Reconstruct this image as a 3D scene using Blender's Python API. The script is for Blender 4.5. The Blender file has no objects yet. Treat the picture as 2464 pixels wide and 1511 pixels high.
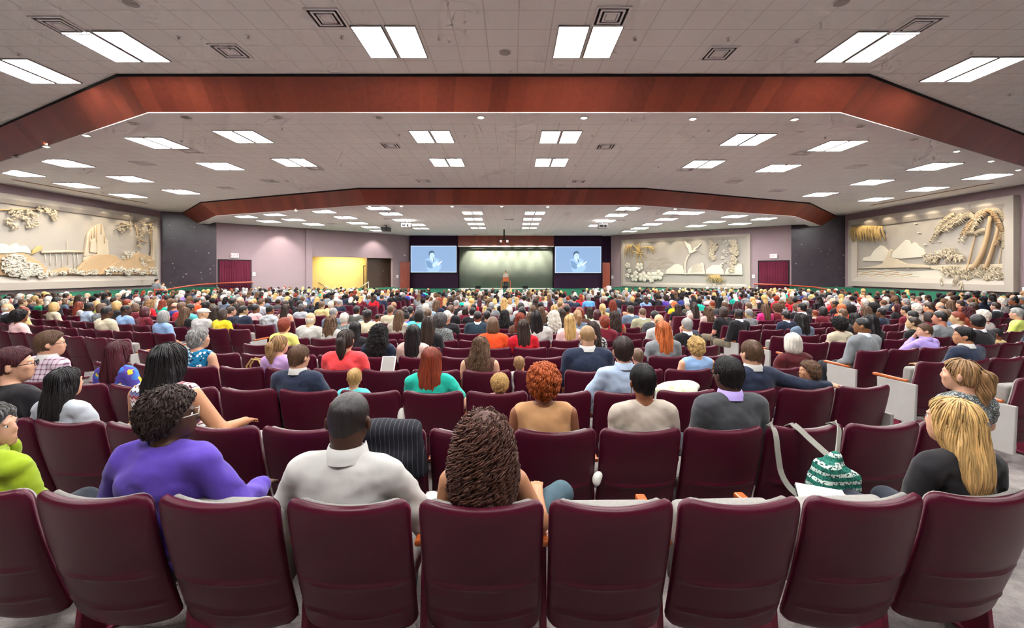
import bpy, bmesh, math, random
import numpy as np
from mathutils import Vector, Matrix
random.seed(7); rng = np.random.default_rng(7)
SC = bpy.context.scene; COL = SC.collection
PI = math.pi
# ---------------- camera model (measured from the photograph, 2464x1511) -------------
F, CX, HZ, EYE = 1060.0, 1232.0, 655.0, 1.82
def proj(x, y, z): return CX + F*x/y, HZ - F*(z-EYE)/y
def on_z(px, py, z):
    y = F*(EYE-z)/(py-HZ); return Vector(((px-CX)/F*y, y, z))
def on_line(px, A, B):
    k = (px-CX)/F                      # X = k*Y
    dx, dy = B[0]-A[0], B[1]-A[1]
    t = (k*A[1]-A[0])/(dx-k*dy)
    return Vector((A[0]+t*dx, A[1]+t*dy))
def zat(py, Y): return EYE + (HZ-py)*Y/F
# ---------------- colours / materials -----------------------------------------------
def lin(c):
    c = c/255.0
    return c/12.92 if c <= 0.04045 else ((c+0.055)/1.055)**2.4
def rgb(r, g, b): return (lin(r), lin(g), lin(b), 1.0)
class NT:
    def __init__(s, name):
        s.m = bpy.data.materials.new(name); s.m.use_nodes = True
        s.t = s.m.node_tree; s.b = s.t.nodes['Principled BSDF']
    def n(s, typ, **kw):
        x = s.t.nodes.new(typ)
        for k, v in kw.items():
            if k in x.inputs: x.inputs[k].default_value = v
            else: setattr(x, k, v)
        return x
    def l(s, a, b): s.t.links.new(a, b)
    def math(s, op, a, b=None, c=None):
        x = s.t.nodes.new('ShaderNodeMath'); x.operation = op
        for i, v in enumerate((a, b, c)):
            if v is None: continue
            if isinstance(v, (int, float)): x.inputs[i].default_value = v
            else: s.l(v, x.inputs[i])
        return x.outputs[0]
    def mix(s, fac, a, b, mode='MIX'):
        x = s.t.nodes.new('ShaderNodeMix'); x.data_type = 'RGBA'; x.blend_type = mode
        for i, v in ((0, fac), (6, a), (7, b)):
            if isinstance(v, (int, float, tuple)): x.inputs[i].default_value = v
            else: s.l(v, x.inputs[i])
        return x.outputs[2]
    def bump(s, h, strength=.3, dist=.01):
        x = s.n('ShaderNodeBump', Strength=strength, Distance=dist); s.l(h, x.inputs['Height'])
        s.l(x.outputs[0], s.b.inputs['Normal'])
    def coord(s, kind='Object', scale=(1, 1, 1)):
        c = s.n('ShaderNodeTexCoord'); m = s.n('ShaderNodeMapping'); m.inputs['Scale'].default_value = scale
        s.l(c.outputs[kind], m.inputs[0]); return m.outputs[0]
    def noise(s, v, scale=5, detail=3, rough=.5):
        x = s.n('ShaderNodeTexNoise', Scale=scale, Detail=detail, Roughness=rough); s.l(v, x.inputs['Vector']); return x.outputs[0]
    def rough(s, r, spec=.5):
        s.b.inputs['Roughness'].default_value = r; s.b.inputs['Specular IOR Level'].default_value = spec
def plain(name, col, rough=.7, spec=.3, metal=0, var=.08, vs=8, bump=0, bs=60):
    t = NT(name); t.rough(rough, spec); t.b.inputs['Metallic'].default_value = metal
    v = t.coord(); n = t.noise(v, vs, 4)
    dark = tuple(c*(1-var*2) for c in col[:3])+(1,)
    t.l(t.mix(n, dark, tuple(min(1, c*(1+var)) for c in col[:3])+(1,)), t.b.inputs['Base Color'])
    if bump: t.bump(t.noise(v, bs, 2), bump, .004)
    return t.m
def emis(name, col, s):
    t = NT(name); t.b.inputs['Base Color'].default_value = (0.8, .8, .8, 1)
    t.b.inputs['Emission Color'].default_value = col; t.b.inputs['Emission Strength'].default_value = s
    return t.m
def colmat(name, rough, spec, kind):
    """one material for everything of a kind: the base colour is each object's own colour"""
    t = NT(name); t.rough(rough, spec)
    oi = t.n('ShaderNodeObjectInfo'); base = oi.outputs['Color']
    if kind == 'hair' or kind == 'curl':
        at = t.n('ShaderNodeAttribute'); at.attribute_name = 'var'
        v = t.coord('Object', (70, 70, 7) if kind == 'hair' else (55, 55, 55))
        n = t.noise(v, 1.0, 3, .6)
        f = t.math('ADD', t.math('MULTIPLY_ADD', n, 1.5, .2), at.outputs['Fac'])
        c = t.n('ShaderNodeVectorMath', operation='SCALE'); t.l(base, c.inputs[0]); t.l(f, c.inputs['Scale'])
        t.l(c.outputs[0], t.b.inputs['Base Color']); t.bump(n, .55, .008 if kind == 'hair' else .012)
    elif kind == 'cloth':
        v = t.coord('Object'); n = t.noise(v, 6, 2, .5); w = t.noise(v, 300, 1)
        f = t.math('MULTIPLY_ADD', n, .3, .85)
        c = t.n('ShaderNodeVectorMath', operation='SCALE'); t.l(base, c.inputs[0]); t.l(f, c.inputs['Scale'])
        t.l(c.outputs[0], t.b.inputs['Base Color'])
        t.bump(t.math('MULTIPLY_ADD', w, .012, n), .5, .05)
        t.b.inputs['Sheen Weight'].default_value = .15
    elif kind == 'skin':
        v = t.coord('Object'); n = t.noise(v, 14, 4)
        f = t.math('MULTIPLY_ADD', n, .22, .89)
        c = t.n('ShaderNodeVectorMath', operation='SCALE'); t.l(base, c.inputs[0]); t.l(f, c.inputs['Scale'])
        t.l(c.outputs[0], t.b.inputs['Base Color']); t.bump(t.noise(v, 180, 2), .08, .003)
        t.b.inputs['Subsurface Weight'].default_value = 0
    else:
        t.l(base, t.b.inputs['Base Color'])
    return t.m
M = {}
M['skin'] = colmat('skin', .5, .35, 'skin')
M['hair'] = colmat('hair', .42, .45, 'hair')
M['curl'] = colmat('curly_hair', .55, .35, 'curl')
M['cloth'] = colmat('cloth', .85, .15, 'cloth')
M['plaincol'] = colmat('plain_colour', .5, .4, 'p')
def tiles():
    t = NT('ceiling_tile'); t.rough(.9, .1)
    g = t.n('ShaderNodeNewGeometry'); s = t.n('ShaderNodeSeparateXYZ'); t.l(g.outputs['Position'], s.inputs[0])
    def ln(o, off):
        m = t.math('PINGPONG', t.math('ADD', o, off), .305)
        return t.math('LESS_THAN', m, .011)
    line = t.math('MAXIMUM', ln(s.outputs[0], 30.5+.49), ln(s.outputs[1], 30.5+.28))
    v = t.coord(); n = t.noise(v, .35, 3); n2 = t.noise(v, 90, 2)
    base = t.mix(n, rgb(224, 224, 220), rgb(238, 237, 233))
    base = t.mix(t.math('MULTIPLY', n2, .25), base, rgb(205, 198, 192))
    t.l(t.mix(t.math('MULTIPLY', line, .42), base, rgb(165, 156, 150)), t.b.inputs['Base Color'])
    return t.m
M['tile'] = tiles()
def wood():
    t = NT('cherry_wood'); t.rough(.32, .4)
    g = t.n('ShaderNodeNewGeometry'); s = t.n('ShaderNodeSeparateXYZ'); t.l(g.outputs['Position'], s.inputs[0])
    fl = t.math('FLOOR', t.math('DIVIDE', t.math('ADD', s.outputs[0], t.math('MULTIPLY', s.outputs[1], .21)), .42))
    w = t.n('ShaderNodeTexWhiteNoise', noise_dimensions='1D'); t.l(fl, w.inputs['W'])
    v = t.coord('Object', (9, 9, .8)); n = t.noise(v, 1.2, 5, .6)
    f = t.math('ADD', t.math('MULTIPLY', w.outputs[0], .45), t.math('MULTIPLY', n, .6))
    t.l(t.mix(f, rgb(98, 38, 27), rgb(152, 72, 50)), t.b.inputs['Base Color'])
    return t.m
M['wood'] = wood()
M['rail_wood'] = plain('rail_wood', rgb(150, 62, 36), .35, .5, var=.15, vs=12)
M['arm_wood'] = plain('armrest_wood', rgb(186, 92, 40), .3, .5, var=.15, vs=18)
M['wall'] = plain('mauve_paint', rgb(147, 127, 131), .9, .1, var=.03, vs=1.2, bump=.1, bs=120)
M['soffit'] = plain('soffit_paint', rgb(232, 228, 226), .9, .1, var=.02)
M['black'] = plain('black_trim', rgb(28, 26, 28), .7, .2)
M['purple'] = plain('dark_purple_cloth', rgb(50, 32, 50), .9, .1, var=.1)
M['green'] = plain('green_carpet', rgb(52, 112, 88), .95, .05, var=.12, vs=20)
M['yellow'] = plain('gold_paint', rgb(214, 186, 120), .8, .15, var=.06, vs=2)
M['metal'] = plain('brushed_metal', rgb(190, 185, 175), .3, .5, .9)
M['dark_metal'] = plain('dark_metal', rgb(40, 38, 40), .5, .4, .3)
M['white'] = plain('white_paint', rgb(225, 224, 222), .6, .3, var=.03)
M['grey_panel'] = plain('grey_end_panel', rgb(168, 164, 160), .75, .2, var=.05)
def granite(name, a, b, c):
    t = NT(name); t.rough(.25, .5); v = t.coord('Object')
    n = t.noise(v, 1.6, 6, .7); vo = t.n('ShaderNodeTexVoronoi', Scale=3.2); t.l(v, vo.inputs['Vector'])
    base = t.mix(n, a, b)
    sp = t.math('MULTIPLY', t.math('LESS_THAN', vo.outputs['Distance'], .16), t.math('GREATER_THAN', t.noise(v, 5, 2), .56))
    t.l(t.mix(sp, base, c), t.b.inputs['Base Color']); return t.m
M['granite'] = granite('dark_granite', rgb(40, 35, 46), rgb(78, 68, 74), rgb(150, 142, 146))
M['brownstone'] = granite('brown_stone', rgb(56, 42, 36), rgb(88, 68, 56), rgb(150, 130, 110))
def carpet():
    t = NT('mottled_carpet'); t.rough(.97, .05); v = t.coord('Object')
    n = t.noise(v, 5, 5, .7); n2 = t.noise(v, 90, 2)
    base = t.mix(t.math('MULTIPLY_ADD', n, 2.2, -.6), rgb(112, 104, 106), rgb(172, 166, 160))
    t.l(t.mix(t.math('MULTIPLY', n2, .4), base, rgb(70, 50, 56)), t.b.inputs['Base Color']); t.bump(n2, .5, .01); return t.m
M['carpet'] = carpet()
def stagecurtain():
    t = NT('stage_backdrop'); t.rough(.9, .1); v = t.coord('Object')
    t.l(t.mix(t.noise(v, 1.2, 3), rgb(92, 98, 90), rgb(110, 114, 104)), t.b.inputs['Base Color']); return t.m
M['backdrop'] = stagecurtain()
M['curtain'] = plain('maroon_curtain', rgb(92, 30, 50), .85, .15, var=.1)
def seatshell():
    t = NT('maroon_seat_shell'); t.rough(.36, .28); v = t.coord('Object')
    n = t.noise(v, 3, 3)
    t.l(t.mix(n, rgb(66, 9, 29), rgb(82, 14, 40)), t.b.inputs['Base Color']); t.bump(t.noise(v, 260, 2), .12, .003); return t.m
M['shell'] = seatshell()
M['cushion'] = plain('grey_seat_fabric', rgb(150, 146, 142), .95, .05, var=.15, vs=120, bump=.4, bs=300)
M['seatmaroon'] = plain('maroon_seat_base', rgb(120, 26, 56), .5, .4)
M['relief'] = plain('relief_cream', rgb(182, 169, 146), .75, .2, var=.06, vs=2)
M['relief_white'] = plain('relief_white', rgb(194, 188, 172), .75, .2, var=.04, vs=2)
M['relief_tan'] = plain('relief_tan', rgb(176, 149, 115), .75, .2, var=.08, vs=2)
M['relief_straw'] = plain('relief_straw', rgb(182, 154, 100), .75, .2, var=.12, vs=6)
M['relief_brown'] = plain('relief_brown', rgb(170, 140, 112), .75, .2, var=.12, vs=4)
M['relief_back'] = plain('relief_backboard', rgb(156, 149, 140), .8, .15, var=.03, vs=1)
M['relief_frame'] = plain('relief_frame_board', rgb(166, 157, 146), .75, .2, var=.02, vs=1)
M['light'] = emis('fluorescent_diffuser', (1, .99, .975, 1), 11.0)
M['lightdim'] = emis('dim_fluorescent_diffuser', (1, .97, .94, 1), 1.2)
M['spot'] = emis('downlight_bulb', (1, .9, .7, 1), 9.0)
# ---------------- mesh helpers -------------------------------------------------------
def tag(o, label=None, cat=None, group=None, kind=None):
    if label: o['label'] = label
    if cat: o['category'] = cat
    if group: o['group'] = group
    if kind: o['kind'] = kind
    return o
def mesh_np(name, V, Fq, mats=(), smooth=False):
    me = bpy.data.meshes.new(name)
    me.from_pydata([tuple(v) for v in V], [], [tuple(f) for f in Fq])
    for m in mats: me.materials.append(m)
    if smooth: me.polygons.foreach_set('use_smooth', [True]*len(me.polygons))
    me.update(); return me
def fast_mesh(name, V, Q, mat, smooth=True):
    """quads given as arrays"""
    me = bpy.data.meshes.new(name); V = np.asarray(V, np.float32); Q = np.asarray(Q, np.int32)
    k = Q.shape[1]
    me.vertices.add(len(V)); me.vertices.foreach_set('co', V.ravel())
    me.loops.add(Q.size); me.loops.foreach_set('vertex_index', Q.ravel())
    me.polygons.add(len(Q)); me.polygons.foreach_set('loop_start', np.arange(0, Q.size, k, dtype=np.int32))
    me.polygons.foreach_set('loop_total', np.full(len(Q), k, np.int32))
    me.polygons.foreach_set('use_smooth', np.full(len(Q), smooth))
    if mat: me.materials.append(mat)
    me.update(calc_edges=True); me.validate(); return me
def link(name, me, parent=None, loc=(0, 0, 0), rotz=0, color=None):
    o = bpy.data.objects.new(name, me); COL.objects.link(o)
    o.location = loc; o.rotation_euler = (0, 0, rotz)
    if parent: o.parent = parent
    if color: o.color = color
    return o
def empty(name, loc=(0, 0, 0), rotz=0, label=None, cat=None, group=None):
    o = bpy.data.objects.new(name, None); COL.objects.link(o); o.empty_display_size = .1
    o.location = loc; o.rotation_euler = (0, 0, rotz); tag(o, label, cat, group); return o
class MB:
    """collects simple solids into one mesh"""
    def __init__(s): s.v, s.f = [], []
    def add(s, vs, fs, mt=None):
        k = len(s.v)
        for p in vs:
            p = Vector(p)
            if isinstance(mt, Matrix): p = mt @ p
            s.v.append(tuple(p))
        s.f += [tuple(i+k for i in f) for f in fs]; return s
    def box(s, a, b, mt=None):
        (x0, y0, z0), (x1, y1, z1) = a, b
        vs = [(x0, y0, z0), (x1, y0, z0), (x1, y1, z0), (x0, y1, z0), (x0, y0, z1), (x1, y0, z1), (x1, y1, z1), (x0, y1, z1)]
        return s.add(vs, [(0, 3, 2, 1), (4, 5, 6, 7), (0, 1, 5, 4), (1, 2, 6, 5), (2, 3, 7, 6), (3, 0, 4, 7)], mt)
    def prism(s, pts, d, mt=None):
        """polygon in local xz at y=0, extruded to y=d"""
        n = len(pts)
        vs = [(x, 0, z) for x, z in pts]+[(x, d, z) for x, z in pts]
        fs = [tuple(range(n)), tuple(range(2*n-1, n-1, -1))]+[(i, n+i, n+(i+1) % n, (i+1) % n) for i in range(n)]
        return s.add(vs, fs, mt)
    def plan(s, pts, z0, z1):
        n = len(pts)
        vs = [(x, y, z0) for x, y in pts]+[(x, y, z1) for x, y in pts]
        fs = [tuple(range(n-1, -1, -1)), tuple(range(n, 2*n))]+[(i, (i+1) % n, n+(i+1) % n, n+i) for i in range(n)]
        return s.add(vs, fs)
    def tube(s, pts, r, n=8, cap=True):
        pts = [Vector(p) for p in pts]; rs = r if isinstance(r, (list, tuple)) else [r]*len(pts)
        vs, fs = [], []; up = Vector((0, 0, 1)); prev = None
        for i, p in enumerate(pts):
            d = (pts[min(i+1, len(pts)-1)]-pts[max(i-1, 0)]).normalized()
            a = d.cross(up) if prev is None else prev - d*prev.dot(d)
            if a.length < 1e-4: a = d.cross(Vector((1, 0, 0)))
            a.normalize(); prev = a; b = d.cross(a)
            for k in range(n):
                t = 2*PI*k/n; vs.append(p+(a*math.cos(t)+b*math.sin(t))*rs[i])
        for i in range(len(pts)-1):
            for k in range(n):
                fs.append((i*n+k, i*n+(k+1) % n, (i+1)*n+(k+1) % n, (i+1)*n+k))
        if cap: fs += [tuple(range(n-1, -1, -1)), tuple((len(pts)-1)*n+k for k in range(n))]
        return s.add(vs, fs)
    def disc(s, c, r, h, n=20, mt=None):
        vs = [(c[0]+r*math.cos(2*PI*k/n), c[1]+r*math.sin(2*PI*k/n), c[2]+z) for z in (0, h) for k in range(n)]
        return s.add(vs, [tuple(range(n-1, -1, -1)), tuple(range(n, 2*n))]+[(k, (k+1) % n, n+(k+1) % n, n+k) for k in range(n)], mt)
    def ell(s, c, r, n=10, m=6, R=None, mt=None):
        vs, fs = [], []
        for i in range(m+1):
            a = -PI/2+PI*i/m
            for k in range(n):
                t = 2*PI*k/n; p = Vector((r[0]*math.cos(a)*math.cos(t), r[1]*math.cos(a)*math.sin(t), r[2]*math.sin(a)))
                if R is not None: p = Vector((Matrix(R) if not isinstance(R, Matrix) else R) @ p)
                vs.append(Vector(c)+p)
        for i in range(m):
            for k in range(n): fs.append((i*n+k, i*n+(k+1) % n, (i+1)*n+(k+1) % n, (i+1)*n+k))
        return s.add(vs, fs, mt)
    def obj(s, name, mat, parent=None, smooth=False, bevel=0, loc=(0, 0, 0), rotz=0, seg=2):
        me = mesh_np(name, s.v, s.f, [mat], smooth)
        bm = bmesh.new(); bm.from_mesh(me); bmesh.ops.remove_doubles(bm, verts=bm.verts, dist=1e-5)
        bmesh.ops.recalc_face_normals(bm, faces=bm.faces)
        if bevel:
            es = [e for e in bm.edges if len(e.link_faces) == 2 and e.calc_face_angle(0) > .6]
            bmesh.ops.bevel(bm, geom=es, offset=bevel, segments=seg, affect='EDGES', profile=.5, clamp_overlap=True)
        bm.to_mesh(me); bm.free()
        return link(name, me, parent, loc, rotz)
def struct(o, label=None):
    tag(o, label, None, None, 'structure'); return o
ORD = ['zeroth', 'first', 'second', 'third', 'fourth', 'fifth', 'sixth', 'seventh', 'eighth', 'ninth', 'tenth', 'eleventh', 'twelfth', 'thirteenth', 'fourteenth', 'fifteenth', 'sixteenth', 'seventeenth', 'eighteenth', 'nineteenth', 'twentieth', 'twenty-first', 'twenty-second', 'twenty-third', 'twenty-fourth', 'twenty-fifth', 'twenty-sixth', 'twenty-seventh', 'twenty-eighth', 'twenty-ninth', 'thirtieth', 'thirty-first', 'thirty-second', 'thirty-third', 'thirty-fourth', 'thirty-fifth', 'thirty-sixth', 'thirty-seventh', 'thirty-eighth', 'thirty-ninth', 'fortieth', 'forty-first', 'forty-second', 'forty-third', 'forty-fourth', 'forty-fifth']
# =========================== floor ====================================================
ROWY = [1.78, 2.75, 3.70, 4.65, 5.66, 6.72, 7.72, 8.70, 9.65, 10.6, 11.55, 12.5, 13.45, 14.4] + [17.6+.97*i for i in range(14)]
def sag(x):
    a = abs(x+.0)
    return a*a/52 if a < 9 else 81/52+(a-9)*.346
def slope(x):
    a = abs(x); s = a/26 if a < 9 else .346
    return s if x > 0 else -s
FY = [-10, 1.8, 2.75, 3.7, 4.65, 5.66, 6.72, 7.72, 10, 13.7, 18, 25, 30, 60]
FZ = [0, 0, -.045, -.06, -.09, -.14, -.20, -.24, -.28, -.36, -.44, -.55, -.62, -.72]
def floor_z(x, y): return float(np.interp(y-sag(x), FY, FZ))
xs = np.linspace(-24.6, 24.8, 51); ys = np.linspace(-9.5, 44.5, 81)
V = [(x, y, floor_z(x, y)) for y in ys for x in xs]
Fq = [(j*51+i, j*51+i+1, (j+1)*51+i+1, (j+1)*51+i) for j in range(80) for i in range(50)]
struct(link('floor', mesh_np('floor', V, Fq, [M['carpet']], True)), 'mottled grey carpeted floor sloping down towards the stage')
# =========================== ceilings and beams =======================================
H1, H2, H3 = 4.55+EYE, 4.20+EYE, 3.60+EYE
XL, XR = -24.2, 24.5
def beam_line(pts, off):
    """offset an open polyline towards +Y side (stage side)"""
    pts = [Vector(p) for p in pts]; out = []
    for i, p in enumerate(pts):
        ns = []
        for a, b in ((i-1, i), (i, i+1)):
            if a >= 0 and b < len(pts):
                d = (pts[b]-pts[a]).normalized(); ns.append(Vector((-d.y, d.x)))
        n = sum(ns, Vector((0, 0))).normalized(); k = n.dot(ns[0])
        out.append(p+n*off/k)
    return out
B1 = [(-26, 18.93), (-9.07, 10.1), (8.2, 10.1), (26, 19.1)]
B2 = [(-26.5, 34.2), (-22.8, 30.6), (-18.6, 26.3), (-7.6, 21.9), (6.6, 21.9), (18.0, 26.6), (23.0, 31.6), (26.5, 35.1)]
def sweep(name, line, prof, mat, label):
    """prof: closed list of (offset, z)"""
    cols = [[(q.x, q.y, z) for q in beam_line(line, o)] for o, z in prof] if False else None
    rings = []
    lines = {o: beam_line(line, o) for o, z in prof}
    n = len(prof); V = []; Fs = []
    for i in range(len(line)):
        for o, z in prof: V.append((lines[o][i].x, lines[o][i].y, z))
    for i in range(len(line)-1):
        for k in range(n): Fs.append((i*n+k, i*n+(k+1) % n, (i+1)*n+(k+1) % n, (i+1)*n+k))
    Fs += [tuple(range(n)), tuple((len(line)-1)*n+k for k in range(n-1, -1, -1))]
    me = mesh_np(name, V, Fs, [mat]); bm = bmesh.new(); bm.from_mesh(me); bmesh.ops.recalc_face_normals(bm, faces=bm.faces); bm.to_mesh(me); bm.free()
    return struct(link(name, me), label)
sweep('trim_1', B1, [(0, H1+.05), (0, H1-.06), (.10, H1-.06), (.10, H1+.05)], M['black'], 'black shadow gap above the first wood beam')
sweep('trim_2', B1, [(.02, H1-.06), (.70, 3.9+EYE), (.80, 3.9+EYE), (.80, H1+.02), (.12, H1+.02)], M['wood'], 'cherry wood fascia of the first ceiling beam')
sweep('trim_3', B1, [(.68, 3.895+EYE), (1.34, 3.895+EYE), (1.34, H2+.05), (1.30, H2+.05), (1.30, 3.96+EYE), (.68, 3.96+EYE)], M['soffit'], 'white soffit under the first wood beam')
sweep('trim_4', B2, [(0, H2+.05), (0, H2-.07), (.12, H2-.07), (.12, H2+.05)], M['black'], 'black shadow gap above the second wood beam')
sweep('trim_5', B2, [(.02, H2-.07), (.85, 3.46+EYE), (.95, 3.46+EYE), (.95, H2+.02), (.14, H2+.02)], M['wood'], 'cherry wood fascia of the second ceiling beam')
sweep('trim_6', B2, [(.83, 3.455+EYE), (1.5, 3.455+EYE), (1.5, H3+.05), (1.46, H3+.05), (1.46, 3.5+EYE), (.83, 3.5+EYE)], M['soffit'], 'white soffit under the second wood beam')
def slab(name, pts, z, label):
    struct(MB().plan(pts, z, z+.12).obj(name, M['tile']), label)
slab('ceiling', [(-24.6, -9.5), (24.8, -9.5)]+[(24.8, 18.6)]+[(8.2, 10.15), (-9.07, 10.15)]+[(-24.6, 18.2)], H1, 'grey tile ceiling over the back rows')
l1 = beam_line(B1, 1.32); l2 = [Vector(p) for p in B2]
slab('ceiling', [tuple(p) for p in l1]+[(26.5, 35.2)]+[tuple(p) for p in reversed(l2[1:7])]+[(-26.5, 34.2)], H2, 'grey tile ceiling of the middle bay')
l3 = beam_line(B2, 1.48)
slab('ceiling', [tuple(p) for p in l3[1:7]]+[(24, 46), (-24, 46)], H3, 'grey tile ceiling over the stage end')
# =========================== walls ====================================================
def wall(name, A, B, z0, z1, mat, label, th=.25, side=1):
    A, B = Vector(A), Vector(B); d = (B-A).normalized(); n = Vector((-d.y, d.x))*th*side
    return struct(MB().plan([tuple(A), tuple(B), tuple(B+n), tuple(A+n)], z0, z1).obj(name, mat), label)
ZB = -1.0
wall('wall_left', (XL, -9.5), (XL, 30.4), ZB, 6.6, M['wall'], 'mauve side wall behind the left relief', side=1)
wall('wall_right', (XR, -9.5), (XR, 32.4), ZB, 6.6, M['wall'], 'mauve side wall behind the palm tree relief', side=-1)
wall('wall_back', (XL, -9.5), (XR, -9.5), ZB, 6.6, M['wall'], 'mauve wall behind the last row', side=-1)
GL0, GL1, GR0, GR1 = (XL, 30.35), (-21.4, 31.9), (21.3, 33.6), (XR, 32.45)
struct(MB().plan([GL0, GL1, (-21.6, 33.2), (-25, 33.2), (-25, 30.35)], ZB, 6.3).obj('wall_stone_left', M['granite']), 'dark polished granite pier beside the left curtain doorway')
struct(MB().plan([GR0, GR1, (25.2, 32.45), (25.2, 35), (21.5, 35)], ZB, 6.3).obj('wall_stone_right', M['granite']), 'dark polished granite pier beside the right curtain doorway')
LA, LB = Vector(GL1), Vector((-11.3, 41.7)); RA, RB = Vector(GR0), Vector((10.4, 42.7))
zd = 5.7
# left diagonal wall with the golden opening (px 750..945) and a pilaster
o0, o1 = on_line(750, LA, LB), on_line(945, LA, LB)
ztop = zat(617, o0.y)
wall('wall_front_left', LA, o0, ZB, zd, M['wall'], 'mauve diagonal wall with curtained doorway', side=1)
struct(MB().plan([tuple(o0), tuple(o1), tuple(o1+Vector((-.7, .7))*.25), tuple(o0+Vector((-.7, .7))*.25)], ztop, zd).obj('wall_header_left', M['wall']), 'mauve wall above the golden stage entry')
dn = (LB-LA).normalized(); nn = Vector((-dn.y, dn.x))
pa, pb = on_line(735, LA, LB), on_line(750, LA, LB)
struct(MB().plan([tuple(pa), tuple(pb), tuple(pb-nn*.18), tuple(pa-nn*.18)], ZB, H3).obj('trim_7', M['wall']), 'mauve pilaster beside the golden entry')
ob0, ob1 = o0+nn*2.6-dn*1.5, o1+nn*2.6+dn*1.5
struct(MB().plan([tuple(ob0), tuple(ob1), tuple(ob1+nn*.2), tuple(ob0+nn*.2)], ZB, zd).obj('wall_entry_back', M['yellow']), 'golden painted wall inside the stage entry')
sp = on_line(898, LA, LB)
struct(MB().plan([tuple(sp+nn*1.2), tuple(o1+nn*1.2+dn*.6), tuple(o1+nn*1.5+dn*.6), tuple(sp+nn*1.5)], ZB, zd).obj('wall_entry_stone', M['brownstone']), 'brown stone wall inside the stage entry')
struct(MB().plan([tuple(o0-dn*1.5+nn*.25), tuple(o1+dn*1.5+nn*.25), tuple(o1+nn*2.7+dn*1.5), tuple(o0+nn*2.7-dn*1.5)], ztop+.3, ztop+.4).obj('ceiling_entry', M['white']), 'low ceiling inside the golden entry')
lamp = bpy.data.lights.new('entry_lamp', 'AREA'); lamp.energy = 60; lamp.size = 4; lamp.size_y = .4; lamp.shape = 'RECTANGLE'; lamp.color = (1, .86, .55)
lo = bpy.data.objects.new('entry_ceiling_lamp', lamp); COL.objects.link(lo); mid = (o0+o1)/2+nn*1.6; lo.location = (mid.x, mid.y, ztop+.25); lo.rotation_euler = (0, 0, math.atan2(dn.y, dn.x))
tag(lo, 'warm lamp lighting the golden stage entry', 'lamp')
dj = on_line(874, ob0, ob1)
dd = MB(); z_d = zat(640, dj.y)
for k, (a, b, zz0, zz1) in enumerate(((0, .06, ZB, z_d), (1.35, 1.41, ZB, z_d), (0, 1.41, z_d, z_d+.06))):
    p, q = dj+dn*a, dj+dn*b; dd.plan([tuple(p), tuple(q), tuple(q-nn*.05), tuple(p-nn*.05)], zz0, zz1)
struct(dd.obj('door_1', M['brownstone']), 'door frame in the golden entry wall')
# corner and stage wall
CL, CR = (-10.1, 43.4), (9.75, 43.4)
wall('wall_corner_left', LB, CL, ZB, zd, M['wall'], 'mauve wall return beside the first screen')
wall('wall_corner_right', CR, RB, ZB, zd, M['wall'], 'mauve wall return beside the second screen')
wall('wall_front_right', RB, RA, ZB, zd, M['wall'], 'mauve diagonal wall carrying the crane relief')
wall('wall_stage', (-10.3, 44.0), (9.95, 44.0), ZB, zd, M['purple'], 'dark wall behind the stage')
SY = 43.4
def sx(px, Y=SY): return (px-CX)/F*Y
def panel(name, px0, py0, px1, py1, Y, th, mat, **kw):
    return MB().box((sx(px0, Y), Y, zat(py1, Y)), (sx(px1, Y), Y+th, zat(py0, Y))).obj(name, mat, **kw)
for nm, a, b, lb in (('wall_screen_left', 987, 1102, 'dark purple panel behind the first screen'), ('wall_screen_right', 1333, 1449, 'dark purple panel behind the second screen')):
    struct(panel(nm, a, 560, b, 700, SY-.15, .7, M['purple']), lb)
struct(panel('trim_8', 1102, 565, 1333, 591.5, SY-.05, .4, M['wood']), 'cherry wood header above the stage opening')
struct(panel('trim_9', 1102, 591.3, 1333, 594, SY-.2, .1, M['metal']), 'pale curtain track under the wood header')
V, Fq = [], []                                    # stage backdrop, softly pleated
n = 240
for j, z in enumerate((zat(696, SY+.4), zat(588, SY+.4))):
    for i in range(n): x = sx(1104)+(sx(1331)-sx(1104))*i/(n-1); V.append((x, SY+.32+.006*math.sin(i*1.05), z))
Fq = [(i, i+1, n+i+1, n+i) for i in range(n-1)]
bd = link('stage_backdrop', mesh_np('stage_backdrop', V, Fq, [M['backdrop']], True)); sm = bd.modifiers.new('s', 'SOLIDIFY'); sm.thickness = .03
tag(bd, 'grey green backdrop curtain behind the lectern', 'curtain')
# stage platform
ST = EYE-1.56; SF = 40.6
stg = MB().plan([(-10.6, 43.9), (-10.2, SF+.3), (-5, SF-.2), (0, SF-.35), (5, SF-.2), (9.6, SF+.3), (10.2, 43.9)], -1.0, ST).obj('stage_platform', M['green'])
struct(stg, 'green carpeted stage platform'); stg['kind'] = 'structure'
struct(MB().plan([(sx(1102, SF), SF+.05), (sx(1333, SF), SF+.05), (sx(1333, SF), SF+2.5), (sx(1102, SF), SF+2.5)], ST, ST+.025).obj('trim_10', M['soffit']), 'pale stage floor edge in front of the backdrop')
# small brown doors beside the screens
def doorframe(name, px0, px1, py, Y, label, hpx):
    d = MB().box((sx(px0, Y), Y, -.9), (sx(px1, Y), Y+.06, zat(py, Y))).obj(name, M['wood'], bevel=.01)
    struct(d, label)
    MB().box((hpx-.02, Y-.09, 1.0), (hpx+.02, Y, 1.12)).obj('door_handle', M['metal'], d)
doorframe('door_2', 1450, 1468, 632, 42.75, 'brown door between the second screen and the mauve wall', sx(1452, 42.7))
doorframe('door_3', 963, 986, 630, 42.2, 'brown door between the first screen and the mauve wall', sx(966, 42.2))
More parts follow.
